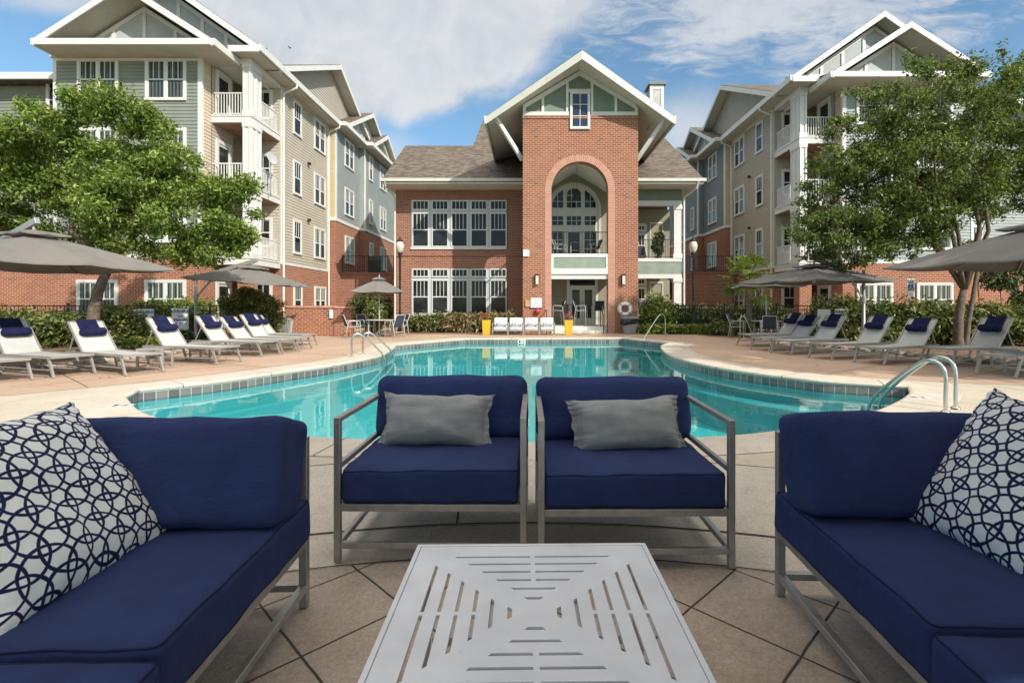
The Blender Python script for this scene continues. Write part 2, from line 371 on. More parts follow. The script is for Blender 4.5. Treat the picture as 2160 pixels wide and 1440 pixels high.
# ---- foliage
def leaves(blobs, n, size, seed=1, shell=.55, jag=.35, flat=0.0, long=1.8, bend=0):
    """n small leaf quads spread through the blobs [(c, (rx,ry,rz))]"""
    rg = random.Random(seed); mb = MB(); vol = [b[1][0]*b[1][1]*b[1][2] for b in blobs]; vol = [v**.72 for v in vol]; tot = sum(vol)
    V = mb.v; F = mb.f
    for (c, r), vv in zip(blobs, vol):
        k = int(n*vv/tot)
        for _ in range(k):
            d = Vector((rg.gauss(0, 1), rg.gauss(0, 1), rg.gauss(0, 1))).normalized()
            rad = (shell+(1-shell)*rg.random()) if rg.random() < .8 else rg.random()
            rad *= 1+jag*noise.noise(Vector(c)*.7+d*2.3+Vector((seed, 0, 0)))*1.6
            P = Vector((c[0]+d.x*r[0]*rad, c[1]+d.y*r[1]*rad, c[2]+d.z*r[2]*rad))
            nd = (d*.6+Vector((rg.gauss(0, 1), rg.gauss(0, 1), rg.gauss(0, 1)+.9))*.7).normalized()
            t = nd.cross(Vector((rg.gauss(0, 1), rg.gauss(0, 1), rg.gauss(0, .5)-flat))).normalized(); b = nd.cross(t)
            s_ = size*(.6+.8*rg.random()); i = len(V)
            V.append(tuple(P-t*s_*long/2)); V.append(tuple(P+b*s_*.42)); V.append(tuple(P+t*s_*long/2-nd*s_*.25)); V.append(tuple(P-b*s_*.42))
            F.append((i, i+1, i+2, i+3))
    mb.m = [0]*len(F); return mb
def clumps(center, rad, k, cr, seed, squash=.6, hole=None, lo=-1.0):
    """k clumps spread in an irregular ellipsoid"""
    rg = random.Random(seed); out = []
    while len(out) < k:
        p = Vector((rg.uniform(-1, 1), rg.uniform(-1, 1), rg.uniform(lo, 1)))
        if p.length > 1 or p.length < .35: continue
        ang = math.atan2(p.y, p.x); e = 1+.16*math.sin(ang*3+seed)+.1*math.sin(ang*7+seed*2)
        c = (center[0]+p.x*rad[0]*e, center[1]+p.y*rad[1]*e, center[2]+p.z*rad[2])
        s_ = cr*rg.uniform(.65, 1.3); out.append((c, (s_, s_, s_*squash)))
    return out
def limbs(mb, base, fork, blobs, r0, seed, nmain=6, rtw=.008):
    """trunk from base to fork, main limbs, twigs reaching every clump"""
    rg = random.Random(seed); mains = []
    cs = [Vector(b[0]) for b in blobs]
    fk = Vector(fork); cen = sum(cs, Vector())/len(cs)
    for i in range(nmain):
        a = 2*math.pi*i/nmain+rg.uniform(-.3, .3)
        t = cen+Vector((math.cos(a)*.9, math.sin(a)*.9, rg.uniform(.0, .5)))*1.2
        m1 = fk.lerp(t, .4)+Vector((math.cos(a), math.sin(a), .1))*.35; m2 = fk.lerp(t, .75)+Vector((rg.uniform(-.2, .2), rg.uniform(-.2, .2), .2))
        pts = [fk, fk.lerp(m1, .5)+Vector((0, 0, .05)), m1, m2, t]
        mb.tube(pts, [r0*.62, r0*.52, r0*.42, r0*.3, r0*.2], 8); mains.append(pts)
    nodes = [(q, .4) for pts in mains for q in pts[1:]]
    for c in sorted(cs, key=lambda c: (c-fk).length):
        best, w = min(nodes, key=lambda n: (n[0]-c).length*(1.0+.25*(1-n[1]))+(0 if n[0].z < c.z+.1 else .5)); L = (c-best).length
        if L < .02: continue
        mid = best.lerp(c, .5)+Vector((rg.uniform(-.18, .18)*L, rg.uniform(-.18, .18)*L, rg.uniform(.0, .22)*L)); r = max(rtw*1.3, r0*.20*w**.6)
        mb.tube([best, mid, c], [r+.004*L, r*.8, max(rtw, r*.55)], 5); nodes.append((c, w*.62))
def shrub(name, label, cat, blobs, n, size, m, base, seed=3, group=None, stems=True, long=1.8, jag=.35):
    o = thing(name, label, cat, base, group=group)
    leaves(blobs, n, size, seed, long=long, jag=jag).build('foliage', m, o, world=True, recalc=False, uv=False)
    if stems:
        s_ = MB(); rg = random.Random(seed)
        for c, r in blobs[:12]:
            s_.tube([(c[0]*.85+base[0]*.15+rg.uniform(-.05, .05), c[1]*.85+base[1]*.15, base[2]), (c[0], c[1], c[2]-r[2]*.3), (c[0], c[1], c[2]+r[2]*.3)], [.02, .014, .006], 5)
        s_.build('stem', BARK, o, world=True, recalc=False, uv=False)
    return o
# ================================================================ GROUND AND POOL
def catmull(pts, k=6):
    out = []
    for i in range(len(pts)-1):
        p0 = Vector(pts[max(i-1, 0)]); p1 = Vector(pts[i]); p2 = Vector(pts[i+1]); p3 = Vector(pts[min(i+2, len(pts)-1)])
        for j in range(k):
            t = j/k; out.append(tuple(.5*((2*p1)+(p2-p0)*t+(2*p0-5*p1+4*p2-p3)*t*t+(3*p1-p0-3*p2+p3)*t**3)))
    out.append(tuple(pts[-1])); return out
near = [(-5.75, 7.2), (-4.85, 6.27), (-4.25, 5.82), (-3.55, 5.47), (-2.16, 4.99), (0, 4.80), (1.68, 4.98), (2.67, 5.3), (3.99, 6.05), (4.95, 6.85), (5.6, 7.5)]
right = [(6.05, 8.15), (5.07, 8.66), (4.68, 9.15), (4.2, 9.9), (3.8, 11), (3.62, 12.4), (3.72, 14.1), (4.15, 16.2), (4.75, 17.5)]
far = [(3.55, 19.9), (-2.55, 19.5)]
left = [(-4.5, 16.7), (-4.28, 16.0), (-4.02, 14.4), (-3.9, 12.9), (-4.28, 11.2), (-4.75, 10.1), (-5.13, 9.2), (-5.5, 8.5), (-6.05, 7.85)]
POOL = catmull(near, 5)+catmull(right, 5)+far+catmull(left, 5)   # counter-clockwise seen from above
WZ = -.17
DECKC = mat('pale_concrete', (.50, .445, .35), .85, var=.10, vs=.8, bump=.4, bs=90)
def concrete(name, c1, c2, cs=.6, spots=True, grid=None, rough=.8):
    m = bpy.data.materials.new(name); m.use_nodes = True; t = NT(m.node_tree); p = t.n['Principled BSDF']
    tc = t.add('ShaderNodeTexCoord'); P = tc.outputs['Object']
    c = t.mix(t.mr(t.noise(P, cs, 6, .6), .35, .68), c1, c2)
    fine = t.m('ADD', t.m('MULTIPLY', t.noise(P, 70, 4, .8), .6), t.m('MULTIPLY', t.noise(P, 190, 2, .8), .4)); mid = t.noise(P, 6.5, 6, .7)
    c = t.mix(t.mr(fine, .42, .60, 0, .8), c, t.mix(1., c, (.58, .56, .54), 'MULTIPLY'))
    c = t.mix(t.mr(mid, .5, .75, 0, .6), c, t.mix(1., c, (.74, .70, .66), 'MULTIPLY'))
    stn = t.mr(t.noise(P, 1.7, 7, .72, 1.2), .56, .70, 0, .55); c = t.mix(stn, c, t.mix(1., c, (.70, .65, .60), 'MULTIPLY'))
    if spots:
        v = t.add('ShaderNodeTexVoronoi', i_Vector=P, i_Scale=7.0); sp = t.mr(v.outputs[0], .03, .045, 1, 0)
        c = t.mix(t.m('MULTIPLY', sp, t.mr(t.noise(P, 3, 2), .5, .6, 0, .7)), c, (.05, .045, .04))
    h = t.m('MULTIPLY', fine, .5)
    if grid:
        s = t.add('ShaderNodeSeparateXYZ', i_0=P); x, y = s.outputs[0], s.outputs[1]
        wobx = t.m('MULTIPLY', t.m('SUBTRACT', t.noise(P, 5, 3), .5), .012)
        lines = None
        for cc, e in ((grid[1], t.m('ADD', x, y)), (grid[2], t.m('SUBTRACT', x, y))):
            q = t.m('PINGPONG', t.m('ADD', t.m('SUBTRACT', e, cc-60*grid[0]), wobx), grid[0]/2)
            l = t.mr(q, .005, .0085, 1, 0); lines = l if lines is None else t.m('MAXIMUM', lines, l)
        c = t.mix(lines, c, (.045, .038, .032)); h = t.m('SUBTRACT', h, t.m('MULTIPLY', lines, 2.))
    t.l.new(c, p.inputs['Base Color']); p.inputs['Roughness'].default_value = rough
    b = t.add('ShaderNodeBump', i_Strength=.6, i_Distance=.004, i_Height=h); t.l.new(b.outputs[0], p.inputs['Normal']); MATS[name] = m; return m
DECKC = concrete('pale_concrete', (.62, .555, .44), (.50, .445, .35))
DECKN = concrete('near_concrete', (.60, .55, .46), (.50, .46, .385))
DECKP = concrete('pink_paving', (.56, .40, .285), (.47, .33, .235), spots=False)
PATIO = concrete('scored_patio', (.50, .42, .35), (.40, .335, .275), cs=1.3, grid=(.613, 2.867, -1.493))
COPE = concrete('coping_stone', (.66, .60, .50), (.56, .50, .41), cs=1.5, spots=False)
def mulchmat():
    m = bpy.data.materials.new('bark_mulch'); m.use_nodes = True; t = NT(m.node_tree); p = t.n['Principled BSDF']
    P = t.add('ShaderNodeTexCoord').outputs['Object']; v = t.add('ShaderNodeTexVoronoi', i_Vector=P, i_Scale=16.0)
    c = t.mix(t.noise(P, 25, 4), t.mix(t.mr(t.noise(P, 1.2, 4), .4, .6), (.22, .12, .07), (.36, .21, .12)), (.09, .055, .035))
    c = t.mix(t.mr(v.outputs[0], .0, .5), t.mix(1., c, (1.5, 1.4, 1.2), 'MULTIPLY'), c)
    t.l.new(c, p.inputs['Base Color']); p.inputs['Roughness'].default_value = .95
    b = t.add('ShaderNodeBump', i_Strength=1.0, i_Distance=.05, i_Height=v.outputs[0]); t.l.new(b.outputs[0], p.inputs['Normal']); return m
MULCH = mulchmat()
sheet('ground', [(-400, -300), (400, -300), (400, 700), (-400, 700)], -.03, mat('soil', (.16, .14, .08), .95, var=.2, vs=.5), [[(-8, 3), (8, 3), (8, 22), (-8, 22)][::-1]])
sheet('pool_deck', [(-26, -8), (26, -8), (26, 34), (-26, 34)], 0, DECKC, [POOL[::-1]])
NCUT = [(-4.2, 3.4), (-2.16, 4.55), (0, 4.38), (1.68, 4.55), (4.2, 3.4), (5.2, 0), (4, -3), (-4, -3), (-5.2, 0)]
# paving of concentric rounds near the seating, then the scored patio
def disc(c, r, n=72): return [(c[0]+r*math.cos(2*math.pi*i/n), c[1]+r*math.sin(2*math.pi*i/n)) for i in range(n)]
JOINT = mat('joint_filler', (.05, .042, .035), .9)
sheet('paving_round', disc((0, -2), 6.36), .004, DECKN, kind='structure')
def ringline(name, c, r, w, z):
    a = disc(c, r+w/2, 120); b = disc(c, r-w/2, 120); mb = MB(); n = 120
    mb.add([(x, y, z) for x, y in a+b], [(i, (i+1) % n, n+(i+1) % n, n+i) for i in range(n)]); return tag(mb.build(name, JOINT, recalc=False, uv=False), kind='structure')
ringline('paving_joint', (0, -2), 6.36, .014, .006); ringline('paving_joint', (0, -2), 5.03, .016, .009)
sheet('patio_round', disc((0, -2), 4.62), .0085, PATIO); ringline('paving_joint', (0, -2), 4.62, .012, .0125)
PINKP = [(-26, 5.6), (-9.5, 6.75), (-7.5, 7.3), (-6.95, 8.0), (-6.35, 8.75), (-5.95, 9.6), (-5.1, 11.5), (-4.75, 12.9), (-4.85, 14.4), (-5.1, 16.2), (-5.3, 17.1), (-3.1, 20.5), (4.0, 20.9), (5.7, 17.6), (4.95, 16.0), (4.55, 14.1), (4.45, 12.5), (4.65, 11.3), (5.05, 10.2), (5.5, 9.6), (6.1, 9.1), (7.1, 8.5), (9.2, 7.9), (26, 6.4), (26, 33.5), (-26, 33.5)]
sheet('deck_paving', PINKP[::-1] if False else PINKP, .004, DECKP)
# scored joints in the paving
jm = MB()
for (x0, y0, x1, y1) in ((-6.95, 8.0, -9.2, 9.9), (-5.5, 10.6, -8.4, 11.9), (-8.0, 7.1, -9.8, 7.9), (-4.75, 13.2, -8.7, 14.4), (-7.9, 8.3, -6.2, 11.3), (5.6, 9.6, 8.4, 11.6), (6.9, 8.6, 9.8, 10.4), (4.6, 12.6, 9, 13.6), (4.95, 16, 9, 17), (-5.2, 17, -9.2, 19), (9.2, 7.9, 11, 6), (7.3, 8.4, 8.0, 5.9)):
    d = Vector((x1-x0, y1-y0, 0)).normalized(); n_ = Vector((-d.y, d.x, 0))*.006
    jm.add([(x0-n_.x, y0-n_.y, .008), (x1-n_.x, y1-n_.y, .008), (x1+n_.x, y1+n_.y, .008), (x0+n_.x, y0+n_.y, .008)], [(0, 1, 2, 3)])
for a in (200, 217, 234, 325, 309, 292, 30, 50, 72, 95, 118, 140, 160):   # radial joints in the round paving
    c_, s_ = math.cos(R(a)), math.sin(R(a)); r0, r1 = (5.04, 6.35); q = .006
    jm.add([(r0*c_+s_*q, -2+r0*s_-c_*q, .0088), (r1*c_+s_*q, -2+r1*s_-c_*q, .0088), (r1*c_-s_*q, -2+r1*s_+c_*q, .0088), (r0*c_-s_*q, -2+r0*s_+c_*q, .0088)], [(0, 1, 2, 3)])
tag(jm.build('paving_joint', JOINT, recalc=False, uv=False), kind='structure')
# coping ring with a bullnose, tile band, plaster walls with a ledge, floor, water
N = len(POOL); cum = [0]
for i in range(N): cum.append(cum[-1]+(Vector(POOL[(i+1) % N])-Vector(POOL[i])).length)
def ring(prof, mb, vs_uv=True):
    """prof: [(outward offset, z)]; closed pool ring"""
    base = len(mb.v); loops = [offset(POOL, d) if abs(d) > 1e-6 else POOL for d, z in prof]; k = len(prof); L = 0; Ls = [0]
    for a, b in zip(prof, prof[1:]): L += math.hypot(b[0]-a[0], b[1]-a[1]); Ls.append(L)
    if mb.uv is None: mb.uv = []
    for i in range(N+1):
        for j in range(k):
            x, y = loops[j][i % N]; mb.v.append((x, y, prof[j][1])); mb.uv.append((cum[i], Ls[j]))
    for i in range(N):
        for j in range(k-1):
            a = base+i*k+j; mb.f.append((a, a+1, a+k+1, a+k)); mb.m.append(0)
    return mb
def copemat():
    m = COPE; t = NT(m.node_tree); p = t.n['Principled BSDF']; src = p.inputs['Base Color'].links[0].from_socket
    uv = t.add('ShaderNodeUVMap').outputs[0]; s = t.add('ShaderNodeSeparateXYZ', i_0=uv)
    l = t.mr(t.m('PINGPONG', s.outputs[0], .78), .006, .010, 1, 0); t.l.new(t.mix(l, src, (.10, .085, .07)), p.inputs['Base Color'])
copemat()
tag(ring([(.56, .005), (.55, .012), (.02, .016), (-.012, .008), (-.025, -.012), (-.018, -.035), (0, -.045)], MB()).build('pool_coping', COPE, recalc=False, smooth=False), kind='structure')
o = ring([(0, -.045), (0, -.20)], MB()); o.uv = [(u, v+.155*3-.008) for u, v in o.uv]
tag(o.build('pool_tile_band', TILE, recalc=False), kind='structure')
pb = ring([(0, -.20), (0, -.50), (-.30, -.50), (-.34, -.53), (-.36, -1.15)], MB()); pb.uv = None
inner = offset(POOL, -.36); pts, tr = tess(inner); pb.add([(x, y, -1.15) for x, y, _ in pts], tr)
tag(pb.build('pool_basin', PLASTER, recalc=False, uv=False), kind='structure')
wm = bpy.data.materials.new('pool_water'); wm.use_nodes = True; t = NT(wm.node_tree); t.n.remove(t.n['Principled BSDF'])
P = t.add('ShaderNodeTexCoord').outputs['Object']
bp = t.add('ShaderNodeBump', i_Strength=.10, i_Distance=.03, i_Height=t.m('ADD', t.noise(P, 1.6, 3, .5, .3), t.m('MULTIPLY', t.noise(P, 6, 2), .16)))
lw = t.add('ShaderNodeLayerWeight', i_Blend=.5, i_Normal=bp.outputs[0]); fr = t.m('ADD', .02, t.m('MULTIPLY', .93, t.m('POWER', lw.outputs['Facing'], 5.)))
mx = t.add('ShaderNodeMixShader', i_0=fr, i_1=t.add('ShaderNodeBsdfTransparent', i_Color=(.37, .89, .91)).outputs[0],
           i_2=t.add('ShaderNodeBsdfGlossy', i_Roughness=.012, i_Normal=bp.outputs[0]).outputs[0])
t.l.new(mx.outputs[0], t.n['Material Output'].inputs[0])
sheet('pool_water', offset(POOL, -.001), WZ, wm)
# planting beds
BEDL = [(-25, 8.2), (-11.2, 8.6), (-9.9, 10.6), (-9.5, 12.6), (-9.6, 15), (-9.9, 17.5), (-10.2, 19.5), (-10.4, 21.3), (-10.4, 26), (-25, 26)]
BEDR = [(10.9, 8.4), (25, 8.0), (25, 26), (9.6, 26), (9.4, 20), (9.1, 17), (9.4, 14.5), (9.9, 12.4), (10.4, 10.5)]
BEDF = [(5.1, 22.4), (9.6, 22.1), (9.6, 27.4), (5.1, 27.4)]
BEDC = [(-7.5, 22.8), (-.5, 22.8), (-.5, 27.9), (-7.5, 27.9)]
BEDP = [(7.4, 20.9), (9.6, 19.6), (9.6, 22.1), (7.2, 22.1)]
for b in (BEDL, BEDR, BEDF, BEDC, BEDP): sheet('planting_bed', b, .012, MULCH)
rg = random.Random(5)
def stones(name, path, n, label, seed):
    rg = random.Random(seed); mb = MB()
    for i in range(n):
        tt = i/(n-1)*(len(path)-1); k = min(int(tt), len(path)-2); f = tt-k
        x = path[k][0]*(1-f)+path[k+1][0]*f+rg.uniform(-.12, .12); y = path[k][1]*(1-f)+path[k+1][1]*f+rg.uniform(-.12, .12)
        r = rg.uniform(.06, .13); rings = []
        m0 = len(mb.v)
        for z, q in ((-.3, .7), (.25, 1), (.7, .8), (.95, .35)):
            for a in range(7): mb.v.append((x+math.cos(a*.9)*r*q*rg.uniform(.8, 1.25)*1.3, y+math.sin(a*.9)*r*q*rg.uniform(.8, 1.25), .01+z*r*.9))
        for j in range(3):
            for a in range(7): mb.f.append((m0+j*7+a, m0+j*7+(a+1) % 7, m0+(j+1)*7+(a+1) % 7, m0+(j+1)*7+a)); mb.m.append(0)
        mb.f.append(tuple(m0+21+a for a in range(7))); mb.m.append(0)
    return tag(mb.build(name, STONE, smooth=False, uv=False), label, 'edging', kind='stuff')
stones('edging_stones', BEDL[1:8], 110, 'rough stones edging the mulch bed behind the left loungers', 3)
stones('edging_stones', [BEDR[8], BEDR[7], BEDR[6], BEDR[5], BEDR[4]], 110, 'rough stones edging the mulch bed behind the right loungers', 4)
# depth markers on the coping and in the tile band
def marker(name, x, y, z, w, h, rz, label, tilt=0):
    o = thing(name, label, 'marker', (x, y, z), R(rz)); MB().box(-w/2, w/2, -h/2, h/2, 0, .003).build('plate', PAPER, o)
    mb = MB()
    for i, (a, b, c, d) in enumerate(((-.36, -.12, -.30, .30), (-.06, .0, -.1, .3), (.08, .34, .06, .3), (.08, .34, -.3, -.1), (-.36, -.26, .35, .42))):
        mb.box(a*w, b*w, c*h, d*h, .003, .0045)
    mb.build('digits', BLACK, o)
    if tilt: o.rotation_euler = (R(90), 0, R(rz))
    return o
marker('depth_marker', *G(255, 858), .017, .26, .15, 8, 'white depth plate with dark figures on the near left coping')
marker('depth_marker', *G(1938, 841), .017, .26, .15, -10, 'white depth plate with dark figures on the coping beside the near hand rail')
marker('depth_marker', -.36, 19.63, -.115, .3, .14, 3.8, 'white depth tile with dark figures on the far pool wall', tilt=1)

# ================================================================ SHARED BUILDING PIECES
def frameF(origin, u, n):
    O = Vector(origin); U = Vector(u); Nn = Vector(n)
    return lambda a, b, z: tuple(O+U*a+Nn*b+Vector((0, 0, z)))
def siding(mb, F, u0, u1, z0, z1, pitch=.15, m=0):
    k = max(1, round((z1-z0)/pitch)); h = (z1-z0)/k
    for i in range(k):
        a = z0+i*h; b = a+h
        mb.add([F(u0, .030, a), F(u1, .030, a), F(u1, .006, b), F(u0, .006, b), F(u0, .004, a), F(u1, .004, a)], [(0, 1, 2, 3), (0, 4, 5, 1)], m)
    for u in (u0, u1): mb.add([F(u, 0, z0), F(u, .03, z0), F(u, .006, z1), F(u, 0, z1)], [(0, 1, 2, 3)], m)
def window(root, F, u0, u1, z0, z1, sashes=1, lites=3, glass=None, trim=.11, upper_rows=1, mtrim=None, out=.03, sill=True, flat_lower=True, upper=.5):
    glass = glass or GLASS; mtrim = mtrim or WHITE
    fb = MB(); t_ = trim; n1_ = out+.05
    fb.fbox(F, u0, u1, 0, n1_, z1-t_, z1); fb.fbox(F, u0, u1, 0, n1_+.02*sill, z0, z0+t_*.9)
    fb.fbox(F, u0, u0+t_, 0, n1_-.003, z0+t_*.9, z1-t_); fb.fbox(F, u1-t_, u1, 0, n1_-.003, z0+t_*.9, z1-t_)
    a, b = u0+t_, u1-t_; mull = .11; w = (b-a-mull*(sashes-1))/sashes; zb, zt = z0+t_*.9, z1-t_; zm = zb+(zt-zb)*(1-upper)
    for s in range(sashes):
        x0 = a+s*(w+mull); x1 = x0+w
        if s < sashes-1: fb.fbox(F, x1, x1+mull, 0, n1_-.006, zb, zt)
        q = .035; nf = out+.03
        fb.fbox(F, x0, x1, 0, nf, zm-.03, zm+.03)
        fb.fbox(F, x0, x0+q, 0, nf-.004, zb, zm-.03); fb.fbox(F, x1-q, x1, 0, nf-.004, zb, zm-.03); fb.fbox(F, x0, x0+q, 0, nf-.004, zm+.03, zt); fb.fbox(F, x1-q, x1, 0, nf-.004, zm+.03, zt)
        fb.fbox(F, x0+q, x1-q, 0, nf-.006, zb, zb+q); fb.fbox(F, x0+q, x1-q, 0, nf-.006, zt-q, zt)
        for l in range(1, lites):
            c = x0+w*l/lites; fb.fbox(F, c-.014, c+.014, 0, nf-.008, zm+.03, zt-q)
        for l in range(1, upper_rows): c = zm+(zt-zm)*l/upper_rows; fb.fbox(F, x0+q, x1-q, 0, nf-.011, c-.013, c+.013)
    o = fb.build('window', mtrim, root, world=True)
    gm = MB(); 
    for s in range(sashes):
        x0 = a+s*(w+mull); gm.add([F(x0, out+.006, zb), F(x0+w, out+.006, zb), F(x0+w, out+.006, zt), F(x0, out+.006, zt)], [(0, 1, 2, 3)])
    bm_ = gm.build('pane', glass, o, recalc=True); bm_.location = -Vector(root.location)
    return o
def railing(root, F, u0, u1, z0, h, n_=0, pitch=.115, m=None, th=.03, name='railing', posts=None, bar_=.05):
    m = m or WHITE; mb = MB(); mb.fbox(F, u0, u1, n_-.03, n_+.03, z0+h-bar_, z0+h); mb.fbox(F, u0, u1, n_-.02, n_+.02, z0+.07, z0+.07+bar_*.8)
    k = max(2, int(abs(u1-u0)/pitch))
    for i in range(1, k):
        u = u0+(u1-u0)*i/k; mb.fbox(F, u-th/2, u+th/2, n_-th/2, n_+th/2, z0+.07+bar_*.8, z0+h-bar_)
    if posts:
        for u in posts: mb.fbox(F, u-.03, u+.03, n_-.032, n_+.032, z0, z0+h+.03)
    return mb.build(name, m, root, world=True)
def gable_roof(root, T, c, hw, zp, slope, n0, n1, th=.16, fas=.26, shingle=None, name='gable_roof', soffit=SOFFIT, boxed=True):
    """ridge runs along n from n0 (front, exposed rake) to n1 (rear); T(u,n,z) -> world; c centre, hw half width, zp peak"""
    shingle = shingle or SHING; zb = zp-slope*hw
    r = MB()
    for s in (-1, 1):
        a = [T(c, n0, zp-th), T(c, n1, zp-th), T(c+s*hw, n1, zb-th), T(c+s*hw, n0, zb-th)]
        b = [T(c, n0, zp), T(c, n1, zp), T(c+s*hw, n1, zb), T(c+s*hw, n0, zb)]
        r.hexa(a, b)
    o = r.build(name, shingle, root, world=True)
    sf = MB()
    for s in (-1, 1):
        a = [T(c, n0-.0, zp-th-.06), T(c, n1, zp-th-.06), T(c+s*(hw-.02), n1, zb-th-.06), T(c+s*(hw-.02), n0, zb-th-.06)]
        b = [T(c, n0, zp-th-.003), T(c, n1, zp-th-.003), T(c+s*(hw-.02), n1, zb-th-.003), T(c+s*(hw-.02), n0, zb-th-.003)]
        sf.hexa(a, b)
    sf.build('soffit', soffit, o, recalc=True).location = -Vector(root.location)
    fb = MB(); sg = .035
    for s in (-1, 1):
        a = [T(c, n0-sg, zp-fas-th*.3), T(c+s*(hw+.0), n0-sg, zb-fas-th*.3), T(c+s*(hw+.0), n0-sg, zb-.03), T(c, n0-sg, zp-.03)]
        n = Vector(T(c, n0, zp))-Vector(T(c, n0-sg, zp)); fb.prism(a, tuple(n*1.9))
        # eave fascia / gutter along the side
        fb.hexa([T(c+s*hw, n0-.02, zb-fas), T(c+s*hw, n1, zb-fas), T(c+s*(hw+.09), n1, zb-fas), T(c+s*(hw+.09), n0-.02, zb-fas)],
                [T(c+s*hw, n0-.02, zb+.0), T(c+s*hw, n1, zb+.0), T(c+s*(hw+.11), n1, zb+.0), T(c+s*(hw+.11), n0-.02, zb+.0)])
    fb.build('fascia', WHITE, o).location = -Vector(root.location)
    return o
def gable_panel(root, T, c, hw, z0, zp, slope, n, m, battens=4, name='gable_panel', bw=.14, sd=False, base=True):
    mb = MB(); ht = zp-z0; w = ht/slope
    w = min(hw, w); pts = [T(c-w, n, z0), T(c+w, n, z0)]
    if ht > slope*w+1e-3: pts += [T(c+w, n, zp-slope*w)]
    pts += [T(c, n, zp)]
    if ht > slope*w+1e-3: pts += [T(c-w, n, zp-slope*w)]
    d = Vector(T(c, n+.08, z0))-Vector(T(c, n, z0)); mb.prism(pts, tuple(d))
    o = mb.build(name, m, root, world=True)
    if sd:
        s_ = MB(); k = int(ht/.15)
        for i in range(k):
            za = z0+i*ht/k; zc = za+ht/k; wa = min(w, (zp-za)/slope); wc = min(w, (zp-zc)/slope)
            s_.add([T(c-wa, n-.03, za), T(c+wa, n-.03, za), T(c+wc, n-.006, zc), T(c-wc, n-.006, zc), T(c-wa, n-.004, za), T(c+wa, n-.004, za)], [(0, 1, 2, 3), (0, 4, 5, 1)])
        s_.build('lap_siding', m, o).location = -Vector(root.location); return o
    b = MB(); nf = n-.05
    def F(u, nn, z): return T(u, nf+nn, z)
    if base: b.fbox(F, c-w, c+w, -.006, .05, z0, z0+.16)
    for i in range(1, battens):
        u = c-w+2*w*i/battens; zt = zp-slope*abs(u-c)-.05
        if zt > z0+.3: b.fbox(F, u-bw/2, u+bw/2, 0, .05, z0+.16, zt)
    for s in (-1, 1):
        tk = .2; q = [T(c, nf-.004, zp), T(c+s*w, nf-.004, zp-slope*w), T(c+s*w, nf-.004, zp-slope*w-tk), T(c, nf-.004, zp-tk)]
        b.prism(q, tuple(d*.6))
    b.build('batten', WHITE, o).location = -Vector(root.location)
    return o

